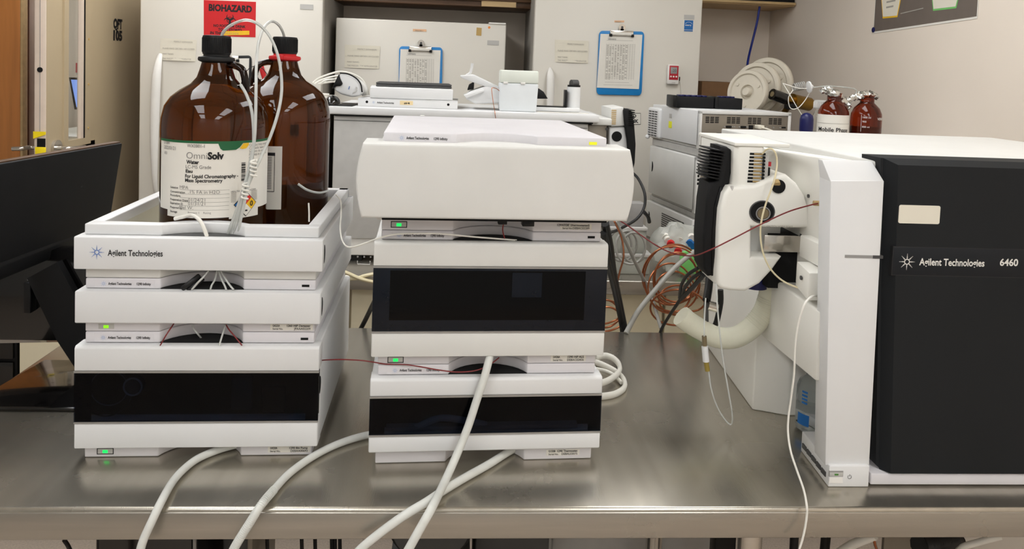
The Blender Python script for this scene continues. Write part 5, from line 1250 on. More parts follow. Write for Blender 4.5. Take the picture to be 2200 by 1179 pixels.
# tubing and filter lying over the bottles
fl = thing('inline_filter', 'white disc filter on fine clear tubing above the clear bottle', 'filter', tuple((1.1833,1.4,1.5366)))
fc_ = Vector((1.1839,1.4,1.5551))
part('filter_disc', MB().lathe([(0,-.004),(.010,-.004),(.021,-.002),(.021,.003),(.010,.006),(.006,.014),(0,.014)], 24, Matrix.Translation(fc_) @ Matrix.Rotation(math.radians(80),4,'Y')), M['white'], fl)
part('tube', MB().tube([(1.104,1.44,1.5648),(1.1271,1.42,1.5559),(1.1543,1.41,1.5487),(1.1773,1.4,1.5498)], .0016, 6).tube([(1.104,1.44,1.5648),(1.12,1.42,1.5303),(1.1434,1.4,1.4814),(1.1662,1.4,1.4484),(1.1749,1.4,1.4183)], .0014, 6).tube([(1.1946,1.41,1.5417),(1.1822,1.42,1.5071),(1.1562,1.42,1.4774),(1.1284,1.42,1.4764),(1.1192,1.42,1.5134),(1.1348,1.42,1.5427)], .0016, 6), M['wcable'], fl)
part('clear_tube', MB().tube([(1.1959,1.4,1.5555),(1.2575,1.42,1.559),(1.3098,1.42,1.5609),(1.3682,1.42,1.5528),(1.3697,1.42,1.5307)], .0016, 6).tube([(1.2012,1.4,1.554),(1.261,1.41,1.5627),(1.3275,1.42,1.5581),(1.3645,1.42,1.556)], .0014, 6), M['pfa'], fl)
# gas regulator on its cylinder, behind the case
gcx, gcy = (1.397,1.95,1.4925)[0], 1.95
gc = thing('gas_regulator', 'brass gas regulator with a black knob between the white reels and the bottles', 'regulator', (gcx, gcy, 0))
part('cylinder', MB().lathe([(0,0),(.075,0),(.08,.02),(.08,1.18),(.06,1.25),(.025,1.29),(.02,1.36)], 28, Matrix.Translation((gcx+.05,2.24,0))), M['dgrey'], gc)
ga, gb = Vector((1.2709,1.93,1.5151)), Vector((1.3364,1.95,1.4965))
part('black_knob', MB().cyl(ga, gb, .0245, 20), M['gloss_black'], gc, label='black knob')
part('knob_face', MB().cyl(ga+(ga-gb).normalized()*.001, ga, .012, 16), M['amber_strip'], gc)
gd = Vector((1.4695,2,1.4744))
part('brass_body', MB().cyl(gb, gb+(gd-gb)*.35, .022, 20).cyl(gb+(gd-gb)*.3, gd, .030, 24).cyl(gd, gd+Vector((.02,.06,0)), .02, 16), M['brass'], gc)
part('outlet_stem', MB().tube([tuple(gd),(gcx+.03,2.12,gd.z-.02),(gcx+.05,2.24,1.34)], .014, 12), M['brass'], gc)
gs = MB()
for k in range(6): gs.torus(Vector((1.3795,1.96,1.5464))+Vector((.008*k,.0,.002*k)), .016, .003, Matrix.Rotation(PI/2,4,'Y'), 16, 6)
part('spring_coil', gs, M['lgrey'], gc)
part('valve_foot', MB().box(gb.x+.01, gb.x+.05, 1.93, 1.98, gb.z-.045, gb.z-.02, .004), M['black'], gc)
# white reels leaning against the wall
axis = Vector((-.80, -.58, .14)).normalized()
Q = axis.to_track_quat('Z','Y').to_matrix().to_4x4()
def reel(c, r, label, tk=.03):
    T = Matrix.Translation(c) @ Q
    t = thing('white_reel', label, 'reel', tuple(c))
    part('flange', MB().lathe([(0,-.006),(r*.3,-.006),(r*.34,.004),(r*.8,.004),(r*.84,.012),(r*.97,.012),(r,.006),(r,-.012),(r*.97,-.016),(r*.3,-.016),(0,-.016)], 48, T), M['reel'], t)
    part('hub', MB().lathe([(0,.018),(r*.16,.018),(r*.2,.012),(r*.2,-.01),(0,-.01)], 24, T), M['reel'], t)
    part('hub_tube', MB().lathe([(r*.25,-.016),(r*.25,-.055),(0,-.055)], 24, T), M['reel'], t)
    for k in range(3):
        a = 2*PI*k/3+.5; p = T @ Vector((r*.62*math.cos(a), r*.62*math.sin(a), .006))
        part('boss', MB().cyl(p-axis*.004, p+axis*.003, r*.07, 14), M['reel'], t)
    return t
reel(Vector((1.1885,2,1.518)), .098, 'smallest white plastic reel, front one of the three leaning reels')
reel(Vector((1.249,2.06,1.535)), .118, 'middle one of the three leaning white plastic reels')
reel(Vector((1.3177,2.12,1.5466)), .132, 'largest white plastic reel, rearmost of the three leaning reels')
zr = (1.1885,2,1.518)[2]-.115
single('parts_crate', MB().box((1.1885,2,1.518)[0]-.06, (1.3177,2.12,1.5466)[0]+.02, 2.04, 2.20, 0, zr-.03, .005), M['lgrey'], 'tall grey crate under the three white reels, hidden behind the module stack', 'crate')
single('cardboard_box', MB().box((1.1423,2.5,1.5432)[0], (1.3441,2.5,1.5505)[0], 2.5, 2.9, .9, (1.2425,2.5,1.5562)[2], .004), M['card'], 'brown cardboard box in the dark corner right of the right freezer', 'box')
single('corner_shelf', MB().box(1.12, 1.69, 2.45, 2.98, 0, .9, .004), M['dwood'], 'low dark wooden cupboard under the cardboard box in the corner', 'cupboard')
single('blue_cable', MB().tube([(1.5168,2.75,1.9679),(1.5065,2.75,1.8777),(1.4847,2.75,1.7642),(1.45,2.7,1.6745),(1.4161,2.62,1.5994),(1.3713,2.5,1.5397)], .006, 10), M['bluecable'], 'blue cable hanging from the corner cupboard', 'cable')
# poster on the right wall (wall faces -x; u along y)
pA, pB = (1.698,1.9168,1.8001), (1.698,1.262,1.8212)
po = thing('poster', 'grey wall poster with white hexagon panels on the right wall', 'poster', (1.698, (pA[1]+pB[1])/2, pA[2]))
W2 = pA[1]-pB[1]
def pp(u, v):  # u 0..1 left to right in the picture, v metres above the lower edge
    return Vector((1.6985, pA[1]-W2*u, pA[2]+(pB[2]-pA[2])*u+v))
def psheet(pts, off): return MB().sheet([pp(u, v)-Vector((off,0,0)) for u, v in pts], (1,0,0), .0008)
part('sheet', psheet([(0,0),(1,0),(1,.6),(0,.6)], .0008), M['poster'], po)
part('white_edge', psheet([(-.006,-.008),(1.006,-.008),(1.006,.6),(-.006,.6)], .0002), M['paper'], po)
for pts, m_ in (([(.1,.05),(.265,.045),(.36,.30),(.265,.5),(.1,.5),(.025,.25)], 'gold'), ([(.625,.045),(.83,.04),(.92,.25),(.83,.5),(.62,.5),(.53,.28)], 'lgreen')):
    cx = sum(p[0] for p in pts)/6; cv = sum(p[1] for p in pts)/6
    h_ = part('panel_edge', psheet(pts, .0014), M[m_], po)
    part('white_panel', psheet([(cx+(u-cx)*.95, cv+(v-cv)*.97) for u, v in pts], .002), M['paper2'], h_)
    for k in range(5): part('text_line', psheet([(cx-.05,.09+k*.022),(cx+.03+.02*(k % 2),.09+k*.022),(cx+.03+.02*(k % 2),.097+k*.022),(cx-.05,.097+k*.022)], .0025), M['ink_faint'], h_)
hx_ = part('white_panel', psheet([(.395,.105),(.46,.10),(.47,.15),(.485,.21),(.455,.28),(.41,.28),(.38,.21),(.385,.15)], .002), M['paper'], po)
tt = text_bm('Lipman', .03, .085, .03)
for v in tt.bm.verts: v.co = pp(.392+v.co.x/W2, .16+v.co.z)-Vector((.0032,0,0))
part('lettering', tt, M['ink'], hx_)
part('emblem', psheet([(.41,.222),(.45,.225),(.445,.24),(.42,.235)], .0026), M['ink'], hx_)
part('text_line', psheet([(.3,.055),(.53,.06),(.53,.064),(.3,.059)], .002), M['ink_faint'], po)
part('pin', MB().ball(pp(0,.008)-Vector((.003,0,0)), .012, 10, (.4,1,1)), M['navy'], po)

# ------------------------------------------------------------ monitor seen from behind at the left
mn = thing('computer_monitor', 'black computer monitor seen from behind at the left edge of the table', 'monitor', (-.9, .32, .9))
TRp, TLp, BRp, BLp = Vector((-0.8666,0.6,1.3672)), Vector((-0.9137,0.2,1.366)), Vector((-0.8995,0.6,1.1424)), Vector((-0.9137,0.2,1.1456))
e1_ = (TLp-TRp); TLx = TRp+e1_*1.55; BLx = BRp+(BLp-BRp)*1.55
nrm = (TRp-TLp).cross(BLp-TLp).normalized()
if nrm.y > 0: nrm = -nrm
back = -nrm
part('back_shell', MB().hexa([BLx, BRp, BRp+back*.022, BLx+back*.022, TLx, TRp, TRp+back*.022, TLx+back*.022], .004), M['soft_black'], mn)
part('top_rim', MB().hexa([TLx+back*.006+Vector((0,0,-.004)), TRp+back*.006+Vector((0,0,-.004)), TRp+back*.024+Vector((0,0,-.004)), TLx+back*.024+Vector((0,0,-.004)), TLx+back*.006+Vector((0,0,.003)), TRp+back*.006+Vector((0,0,.003)), TRp+back*.024+Vector((0,0,.003)), TLx+back*.024+Vector((0,0,.003))], .001), M['dwood'], mn)
part('lower_bulge', MB().hexa([BLx+nrm*.0+Vector((0,0,.002)), BRp+Vector((0,0,.002)), BRp+back*.01, BLx+back*.01, BLx+nrm*.012+Vector((0,0,.03)), BRp+nrm*.004+Vector((0,0,.03)), BRp+Vector((0,0,.04)), BLx+Vector((0,0,.04))], .003), M['soft_black'], mn)
mt0, mt1 = Vector((-0.9209,0.33,1.2845)), Vector((-0.9075,0.46,1.2857))
ux = (TRp-TLp).normalized(); uz = ((TLp-BLp)+(TRp-BRp)).normalized()
def onback(px_p, tb_, lift):
    o = BLp
    d0_ = (px_p-o).dot(nrm); org = px_p-nrm*d0_+nrm*lift
    for v in tb_.bm.verts: v.co = org+ux*v.co.x+uz*v.co.z-nrm*v.co.y
    return tb_
part('embossed_lettering', onback(mt0, text_bm('ViewSonic', .034, .118, .01), .0006), M['gloss_black'], mn)
# stand: tapered neck plate leaning from the base up to the panel
nk = [Vector((-0.9371,0.33,1.113)), Vector((-0.8781,0.4,1.1482)), Vector((-0.7961,0.34,0.9931)), Vector((-0.7674,0.28,0.8737)), Vector((-0.8175,0.245,0.8891)), Vector((-0.8787,0.29,0.986))]
b = MB(); b.sheet([(p.x, .33, p.z) for p in nk], (0,1,0), .02)
part('neck', b, M['soft_black'], mn)
part('neck_bevel', MB().hexa([nk[0]+Vector((0,0,-.006)), nk[1]+Vector((0,0,-.006)), nk[1]+Vector((0,.03,-.006)), nk[0]+Vector((0,.03,-.006)), nk[0], nk[1], nk[1]+Vector((0,.03,.0)), nk[0]+Vector((0,.03,0))], .001), M['grey'], mn)
part('cable_clip', MB().box(nk[0].x-.01, nk[0].x+.004, .335, .36, nk[0].z-.075, nk[0].z-.01, .002), M['black'], mn)
part('base_plate', MB().prism([(-.974,.187),(-.71,.187),(-.71,.42),(-.95,.42)], 'z', .9005, .909, .003), M['gloss_black'], mn)
part('hinge_box', MB().hexa([(nk[0].x-.3,.36,nk[0].z-.14),(nk[0].x+.16,.36,nk[0].z-.14),(nk[0].x+.16,.40,nk[0].z-.14),(nk[0].x-.3,.40,nk[0].z-.17),(nk[0].x-.3,.36,nk[0].z+.03),(nk[0].x+.16,.36,nk[0].z+.06),(nk[0].x+.16,.40,nk[0].z+.06),(nk[0].x-.3,.40,nk[0].z+.03)], .002), M['gloss_black'], mn)
part('floor_cable', MB().tube([(nk[4].x+.03,.36,1.0),(nk[4].x+.02,.4,.95),(nk[4].x+.04,.45,.912)], .004, 8), M['rubber'], mn)

# ------------------------------------------------------------ hoses running off the front of the table
def hose(name, pts, r, label, m='hose', rib=False, cat='hose', seg=14):
    o = single(name, MB().tube(pts, r, seg, sub=5), M[m], label, cat)
    return o
h1_ = hose('drain_hose', [(-0.4241,0.0576,0.9075),(-0.4537,0.0379,0.9075),(-0.4792,0.0095,0.9075),(-0.4909,-0.0218,0.9075),(-0.496,-0.0639,0.9075)]+[(-0.4908,-0.125,0.9094),(-0.4974,-0.142,0.8895),(-0.5072,-0.147,0.8643),(-0.5128,-0.149,0.8408)], .0062, 'milky drain hose coming out under the left stack and over the table edge')
h2_ = hose('drain_hose', [(-0.1538,0.1091,0.9075),(-0.1947,0.0961,0.9075),(-0.2186,0.087,0.9075),(-0.2486,0.0662,0.9075),(-0.2761,0.038,0.9075),(-0.3005,0.0018,0.9075),(-0.3213,-0.0423,0.9075),(-0.3329,-0.086,0.9075)]+[(-0.3404,-0.134,0.9111),(-0.3552,-0.146,0.8882),(-0.3705,-0.15,0.8622),(-0.3804,-0.152,0.8421)], .0062, 'ribbed milky drain hose between the two stacks')
rb_ = MB(); P_ = spline([(-0.3301,-0.098,0.9143),(-0.3404,-0.134,0.9111),(-0.3552,-0.146,0.8882),(-0.3705,-0.15,0.8622),(-0.3804,-0.152,0.8421)], 12)
for i in range(1, len(P_)-1):
    rb_.torus(P_[i], .0061, .0009, (P_[i+1]-P_[i-1]).to_track_quat('Z','Y').to_matrix().to_4x4(), 14, 5)
part('ribs', rb_, M['hose'], h2_)
hose('drain_hose', [(0.0048,0.03,1.0873),(-0.0009,0,1.0825),(-0.0082,-0.012,1.0576),(-0.0196,-0.018,1.0218),(-0.0322,-0.025,0.9811),(-0.0493,-0.04,0.941),(-0.0681,-0.08,0.9159),(-0.0851,-0.15,0.9156),(-0.1029,-0.165,0.8889),(-0.1208,-0.17,0.8565)], .0068, 'milky drain hose hanging across the front of the middle stack')
hose('drain_hose', [(0.0656,0.0578,0.9075),(0.0372,0.028,0.9075),(0.0051,-0.0097,0.9075),(-0.0344,-0.0509,0.9075),(-0.0677,-0.088,0.9075)]+[(-0.0944,-0.128,0.9112),(-0.1256,-0.142,0.8992),(-0.1558,-0.148,0.8797),(-0.1824,-0.152,0.8593),(-0.1976,-0.154,0.8448)], .0066, 'milky drain hose coming out under the middle stack, lying on the table')
# flat white power cord loops right of the thermostat
cd_ = single('power_cord', MB().tube([(0.268,0.4466,0.918),(0.2921,0.4588,0.918),(0.3086,0.4423,0.918),(0.3143,0.4065,0.918),(0.3061,0.3666,0.918),(0.2833,0.3306,0.918),(0.2607,0.308,0.918),(0.2307,0.2906,0.918)], .0052, 8, flat=1.5).tube([(0.2685,0.4465,0.907),(0.2862,0.425,0.907),(0.3058,0.3883,0.907),(0.313,0.3427,0.907),(0.3037,0.3039,0.907),(0.2798,0.2755,0.907),(0.253,0.2637,0.907),(0.2262,0.2609,0.907)], .0052, 8, flat=1.5).tube([(0.2628,0.4081,0.907),(0.2812,0.3981,0.907),(0.2973,0.3725,0.907),(0.3047,0.3327,0.907)], .004, 8), M['wcable'], 'doubled white cord looping on the table right of the middle stack', 'cord')
# tubing of the left stack
def line(name, pts, r, m, label, cat='tube', seg=8): return single(name, MB().tube(pts, r, seg, sub=6), M[m], label, cat)
t1_ = line('solvent_tube', [(-0.5054,0.165,1.6138),(-0.4974,0.16,1.6275),(-0.4797,0.15,1.6395),(-0.4539,0.14,1.6474),(-0.4302,0.135,1.6406),(-0.4097,0.13,1.6213),(-0.3936,0.12,1.5934),(-0.3833,0.11,1.5607),(-0.3785,0.1,1.524),(-0.3799,0.085,1.4878),(-0.3869,0.065,1.4486),(-0.398,0.05,1.4138),(-0.408,0.04,1.3869),(-0.4177,0.035,1.3597),(-0.4287,0.035,1.3278),(-0.4425,0.045,1.2896),(-0.45,0.05,1.2707)], .0027, 'pfa', 'clear tube arching from the front jug cap and down across the white label')
t2_ = line('solvent_tube', [(-0.4294,0.335,1.6179),(-0.43,0.32,1.6344),(-0.4324,0.29,1.6486),(-0.4362,0.25,1.6525),(-0.4389,0.21,1.6394),(-0.4381,0.17,1.6099),(-0.4309,0.13,1.5713),(-0.4175,0.08,1.5272),(-0.412,0.06,1.4802),(-0.4109,0.05,1.4372),(-0.4158,0.045,1.4019),(-0.4193,0.035,1.3636),(-0.4264,0.035,1.3318),(-0.435,0.04,1.2988),(-0.4437,0.05,1.2708)], .0027, 'pfa', 'clear tube arching from the rear jug cap and down beside the front jug')
line('solvent_tube', [(-0.4494,0.1,1.5321),(-0.4344,0.085,1.5143),(-0.4206,0.068,1.4874),(-0.4132,0.055,1.4486),(-0.4122,0.045,1.4139),(-0.4205,0.036,1.3713),(-0.431,0.035,1.3317),(-0.4441,0.042,1.2966),(-0.4546,0.05,1.2706)], .0027, 'pfa', 'clear tube clinging to the right shoulder of the front jug')
line('solvent_tube', [(-0.4072,0.036,1.4017),(-0.4141,0.03,1.3646),(-0.4204,0.03,1.3329),(-0.4285,0.036,1.2982),(-0.4344,0.05,1.2711)], .0026, 'pfa', 'short clear tube strand below the white tube clips')
line('solvent_tube', [(-0.5428,0.055,1.3011),(-0.5286,0.052,1.3053),(-0.5108,0.045,1.3103),(-0.495,0.035,1.3047),(-0.4848,0.028,1.2922),(-0.4791,0.03,1.2745)], .0032, 'wcable', 'white tube dipping over the front rim of the solvent tray')
tc_ = single('tube_clip', MB().tube([Vector((-0.407,0.035,1.4089))+Vector((.005*math.cos(k*1.1),.005*math.sin(k*1.1),-.0012*k)) for k in range(24)], .0018, 6, sub=2), M['wcable'], 'white spiral clip on the clear tubes, upper of two', 'clip')
single('tube_clip', MB().tube([Vector((-0.4172,0.03,1.3708))+Vector((.005*math.cos(k*1.1)-.0001*k,.005*math.sin(k*1.1),-.0012*k)) for k in range(26)], .0018, 6, sub=2), M['wcable'], 'white spiral clip on the clear tubes, lower of two', 'clip')
line('stub_tube', [(-0.3179,0.06,1.3008),(-0.3183,0.06,1.3179),(-0.3194,0.06,1.3333)], .0014, 'wcable', 'short upright white tube end in the right front corner of the solvent tray')
line('fill_tube', [(-0.5792,0.2,1.2712),(-0.5813,0.17,1.2902),(-0.5831,0.13,1.3105)], .003, 'creamtube', 'cream tube lying in the left corner of the solvent tray') if False else None
line('rear_tube', [(-0.3748,0.232,1.3386),(-0.3573,0.235,1.3267),(-0.3394,0.26,1.3176),(-0.3281,0.3,1.3151)], .0024, 'pfa', 'clear tube bent round the base of the rear jug')
line('waste_tube', [(-0.3168,0.33,1.3027),(-0.2944,0.25,1.3037),(-0.2773,0.15,1.2974),(-0.2674,0.08,1.2864),(-0.2591,0.05,1.2727),(-0.2479,0.03,1.2663),(-0.2341,0.015,1.2694),(-0.2143,0.01,1.2773),(-0.1899,-0.004,1.2898),(-0.163,-0.008,1.2975),(-0.1248,-0.006,1.2995),(-0.0865,0,1.2983),(-0.0475,0.002,1.2949),(-0.0001,0.01,1.2902),(0.0403,0.02,1.2857)], .0014, 'wcable', 'thin white tube hanging between the stacks and lying along the autosampler lid')
single('capillary', MB().tube([(-0.2964,0.06,1.0552),(-0.2801,0.04,1.0649),(-0.2494,0.02,1.0739),(-0.2168,0.01,1.0767),(-0.1928,0.005,1.0757),(-0.1732,0.004,1.0732),(-0.1419,0.003,1.0732),(-0.1143,0,1.0707),(-0.0828,-0.003,1.0667),(-0.0514,-0.003,1.0638),(-0.02,0,1.0662),(0.0036,0.008,1.0746),(0.0175,0.02,1.0806)], .0011, 8, sub=6), M['peek'], 'dark red capillary crossing from the left stack to the autosampler', 'tube')
line('capillary', [(0.0216,0,1.3293),(0.0164,0,1.3197),(0.0148,0.005,1.3068),(0.018,0.012,1.2934),(0.0212,0.02,1.2836)], .0011, 'peek', 'short dark red capillary hanging under the column compartment')
line('capillary', [(-0.534,0.035,1.1271),(-0.5337,0.022,1.1244),(-0.5374,0.012,1.116),(-0.5469,0.01,1.0977)], .0011, 'peek', 'dark red capillary at the left of the gap below the degasser')
line('capillary', [(-0.4477,0.035,1.1253),(-0.4399,0.025,1.1209),(-0.4276,0.015,1.1134),(-0.4143,0.012,1.0988)], .0011, 'peek', 'dark red capillary at the right of the gap below the degasser')
line('degasser_tube', [(-0.4768,0.03,1.2191),(-0.4825,0.02,1.2107),(-0.4901,0.016,1.2022),(-0.499,0.016,1.191)], .0016, 'pfa', 'clear tube slanting left in the gap below the solvent tray')
line('degasser_tube', [(-0.4662,0.04,1.2166),(-0.4659,0.03,1.205),(-0.4685,0.022,1.1977),(-0.47,0.02,1.1904)], .0016, 'pfa', 'clear tube hanging left of centre below the solvent tray')
line('degasser_tube', [(-0.4631,0.04,1.2167),(-0.4551,0.03,1.2052),(-0.4479,0.022,1.1981),(-0.4441,0.02,1.1908)], .0016, 'pfa', 'clear tube hanging right of centre below the solvent tray')
line('degasser_tube', [(-0.46,0.04,1.2167),(-0.4482,0.03,1.2054),(-0.4386,0.024,1.1961),(-0.4325,0.022,1.1905)], .0016, 'pfa', 'rightmost clear tube below the solvent tray')
line('degasser_tube', [(-0.4508,0.04,1.1235),(-0.4506,0.03,1.1157),(-0.4512,0.02,1.1065),(-0.4526,0.015,1.0972)], .0016, 'pfa', 'clear tube hanging below the degasser')
line('degasser_tube', [(-0.5084,0.05,1.1192),(-0.5051,0.045,1.1145),(-0.4977,0.042,1.1075),(-0.4941,0.05,1.0966)], .0016, 'pfa', 'bunched clear tube deep in the gap below the degasser')
line('dark_sleeve', [(-0.4937,0.035,1.2094),(-0.5004,0.026,1.2039),(-0.5088,0.022,1.1969),(-0.5163,0.022,1.1905)], .0042, 'rubber', 'upper black tube sleeve in the gap below the solvent tray')
line('dark_sleeve', [(-0.4885,0.038,1.2039),(-0.4949,0.03,1.1981),(-0.501,0.026,1.1928),(-0.5086,0.026,1.1879)], .0042, 'rubber', 'lower black tube sleeve in the gap below the solvent tray')
# capillaries at the ion source
line('transfer_capillary', [(0.2556,0.25,1.2839),(0.2801,0.25,1.2711),(0.3123,0.24,1.2502),(0.3415,0.22,1.2336),(0.3694,0.2,1.225),(0.3911,0.15,1.2342),(0.4069,0.105,1.2563),(0.4503,0.095,1.2832),(0.4909,0.09,1.3078),(0.5377,0.08,1.3351),(0.5667,0.06,1.3515),(0.5781,0.045,1.3587)], .0013, 'peek', 'long dark red capillary sweeping from the column compartment to the front spectrometer')
line('nebulizer_tube', [(0.5026,0.12,1.4373),(0.506,0.11,1.4463),(0.5115,0.1,1.4485),(0.52,0.1,1.4384),(0.5229,0.1,1.4186),(0.5157,0.09,1.3939),(0.5092,0.09,1.3704),(0.5003,0.09,1.3417),(0.4951,0.09,1.3113),(0.4957,0.09,1.2854),(0.5027,0.09,1.2551),(0.5154,0.085,1.2289),(0.5364,0.08,1.209),(0.5539,0.05,1.2042),(0.5789,0.03,1.2022)], .0017, 'creamtube', 'cream tube looping down the front of the ion source')
line('calibrant_tube', [(0.5651,0,1.206),(0.5439,-0.02,1.2084),(0.5285,-0.03,1.1976),(0.52,-0.03,1.1654),(0.5167,-0.03,1.1251),(0.5178,-0.03,1.0807),(0.5153,-0.03,1.0402),(0.5126,-0.03,1.0036),(0.5111,-0.035,0.9775),(0.5109,-0.05,0.9527),(0.5088,-0.08,0.9368),(0.5044,-0.115,0.9253),(0.4994,-0.139,0.9126),(0.499,-0.142,0.8956),(0.4936,-0.146,0.868),(0.4845,-0.15,0.8406)], .0018, 'wcable', 'thin white tube hanging beside the column cover and over the table edge')
line('calibrant_tube', [(0.5833,0.128,0.9206),(0.5669,0.08,0.9921),(0.572,0.085,1.0343),(0.5894,0.1,1.0355)], .0012, 'wcable', 'fine white tube end entering the calibrant bottle') if False else None
line('sample_line', [(0.4297,0.13,1.2034),(0.4267,0.11,1.1647),(0.4304,0.1,1.115),(0.4409,0.1,1.0532),(0.4549,0.1,0.9911),(0.4684,0.11,0.9419),(0.4715,0.12,0.9181),(0.4593,0.12,0.9262),(0.4397,0.115,0.9556),(0.4253,0.11,0.991),(0.4181,0.11,1.0267)], .0015, 'pfa', 'fine clear sample line looping down below the ion source')
sf = thing('line_fitting', 'white and olive in-line fitting on the sample line below the ion source', 'fitting', tuple((0.4154,0.11,1.0258)))
def seg_(n, a, b_, r, m, lab_=None): return part(n, MB().cyl(a, b_, r, 12), M[m], sf, label=lab_)
seg_('tan_nut', (0.4066,0.11,1.0917), (0.4084,0.11,1.0739), .0046, 'amber_strip'); seg_('white_union', (0.4085,0.11,1.0721), (0.4127,0.11,1.0436), .0062, 'white'); seg_('collar', (0.4083,0.11,1.0774), (0.4086,0.11,1.0703), .0036, 'paper'); seg_('olive_nut', (0.4127,0.11,1.0436), (0.4163,0.11,1.0258), .0048, 'olive')
part('tube_tail', MB().tube([(0.4067,0.11,1.0899),(0.4056,0.11,1.1112),(0.4085,0.12,1.1346),(0.4123,0.13,1.1583)], .0015, 8), M['pfa'], sf)
kc_ = thing('stopcock', 'small steel valve hanging below the black handle of the ion source', 'valve', tuple((0.4456,0.2,1.1185)))
part('body', MB().cyl((0.4406,0.2,1.1232), (0.4598,0.2,1.1188), .010, 16), M['chrome'], kc_); part('stem', MB().cyl((0.4375,0.2,1.1278), (0.4395,0.2,1.0901), .005, 12), M['dgrey'], kc_)
part('cable', MB().tube([(0.4559,0.24,1.1737),(0.4477,0.22,1.1504),(0.4382,0.2,1.1326)], .008, 10).tube([(0.5015,0.3,1.1258),(0.5031,0.3,1.0976),(0.4971,0.3,1.0571),(0.4969,0.32,1.035)], .006, 10), M['rubber'], kc_)

# ------------------------------------------------------------ cables and coils behind the table
single('black_cable', MB().tube([(0.5066,1.2,1.2537),(0.5175,1.15,1.2381),(0.5271,1.1,1.2009),(0.5228,1.08,1.1597),(0.4935,1.05,1.1278),(0.4355,1,1.1077),(0.3799,0.9,1.1139)], .0045, 10).tube([(0.522,1.08,1.1448),(0.5412,1.1,1.1265),(0.5518,1.12,1.1047)], .006, 8), M['rubber'], 'black cable dropping from the rear ion source handle behind the centre stack', 'cable')
single('cable_bundle', MB().tube([(0.2862,0.5,1.2216),(0.3101,0.55,1.1544),(0.3436,0.65,1.0584),(0.377,0.72,0.9637),(0.3973,0.72,0.8812)], .010, 10).tube([(0.2828,0.5,1.1992),(0.3059,0.55,1.1198),(0.3477,0.65,1.0218),(0.3857,0.72,0.9129),(0.3944,0.72,0.862)], .008, 10), M['rubber'], 'thick black cable bundle right behind the centre stack', 'cable')
single('black_cable_tail', MB().tube([(-0.259,0.62,0.9955),(-0.2744,0.66,0.9588),(-0.2925,0.7,0.9149),(-0.3109,0.72,0.8742)], .006, 10), M['rubber'], 'black cable seen between the two stacks', 'cable')
single('cream_cable', MB().tube([(-0.4318,1.145,0.9213),(-0.4022,1.145,0.9099),(-0.3651,1.145,0.8941),(-0.3208,1.145,0.8844)], .006, 8).tube([(-0.4248,1.152,0.8924),(-0.3808,1.152,0.8933),(-0.3516,1.152,0.9029),(-0.3149,1.152,0.9112)], .006, 8), M['creamtube'], 'pair of cream cables crossing on the rear bench between the stacks', 'cable')
single('power_lead', MB().tube([(0.3632,0.75,1.1782),(0.4065,0.8,1.1103),(0.4549,0.85,1.0257),(0.4923,0.88,0.9636),(0.5075,0.85,0.9184),(0.5171,0.8,0.8679)], .005, 10), M['gcable'], 'light grey lead slanting down right behind the centre stack', 'cable')
single('grey_hose', MB().tube([(0.386,0.66,0.9011),(0.4239,0.7,0.9455),(0.4848,0.75,0.9949),(0.5483,0.8,1.041),(0.6177,0.85,1.0765)], .0068, 10), M['gcable'], 'grey hose slanting up towards the black handle', 'hose')
single('grey_coil', MB().tube([Vector((0.4418,1.05,1.0385))+Vector((.04*math.cos(k*.4)+.0012*k,.02*math.sin(k*.15),.05*math.sin(k*.4))) for k in range(46)], .004, 8, sub=2), M['gcable'], 'coiled grey cable on the rear bench beside the centre stack', 'cable')
def loops(c, R, n, seed, tilt, sq=1.0, r=.0028, lift=0):
    r_ = random.Random(seed); pts = []
    N_ = 14
    for i in range(n*N_):
        a = 2*PI*i/N_; k = i//N_
        if i % N_ == 0: dx, dz, rr, tl = r_.uniform(-.022,.022), r_.uniform(-.025,.025), R*r_.uniform(.80,1.18), r_.uniform(-.35,.35)
        pts.append(Vector(c)+Vector((dx*.5+rr*math.cos(a), .012*math.sin(a*.5+k)+rr*tl*math.sin(a+.7), dz*.5+rr*sq*math.sin(a))))
    sm_ = [sum((pts[max(0,min(len(pts)-1,j+d))] for d in (-1,0,1)), Vector())/3 for j in range(len(pts))]
    return MB().tube(sm_, r, 8, sub=3)
cc = loops((0.5678,0.86,0.9914), .080, 4, 11, 0, 1.15)
cc = join(cc, loops((0.55,0.84,0.9629), .066, 2, 5, 0, 1.0), loops((0.5818,0.84,0.9229), .07, 2, 8, 0, .75))
single('copper_coil', cc, M['copper'], 'tangled coil of copper tube hanging behind the table left of the ion source', 'coil')
single('copper_coil', join(loops((0.3607,0.82,0.9026), .052, 3, 3, 0, .75), MB().tube([(0.3292,0.6,1.2079),(0.3598,0.65,1.1561),(0.3793,0.7,1.0953),(0.3801,0.75,1.0315),(0.3836,0.8,0.9519),(0.4037,0.8,0.8861)], .0026, 8)), M['copper'], 'smaller copper coil peeking out at the right flank of the autosampler', 'coil')
single('sensor_cable', MB().tube([(0.4562,0.3,1.1621),(0.4496,0.34,1.1357),(0.46,0.42,1.0917),(0.478,0.5,1.0458),(0.4832,0.6,0.9732),(0.486,0.68,0.9093),(0.484,0.7,0.8769)], .004, 8).tube([(0.4635,0.3,1.1573),(0.462,0.36,1.1146),(0.4781,0.5,1.0435)], .005, 8).tube([(0.4506,0.3,1.172),(0.4481,0.36,1.1404),(0.4592,0.44,1.0945),(0.4746,0.5,1.0457)], .004, 8), M['rubber'], 'black cables bundled below the black handle', 'cable')
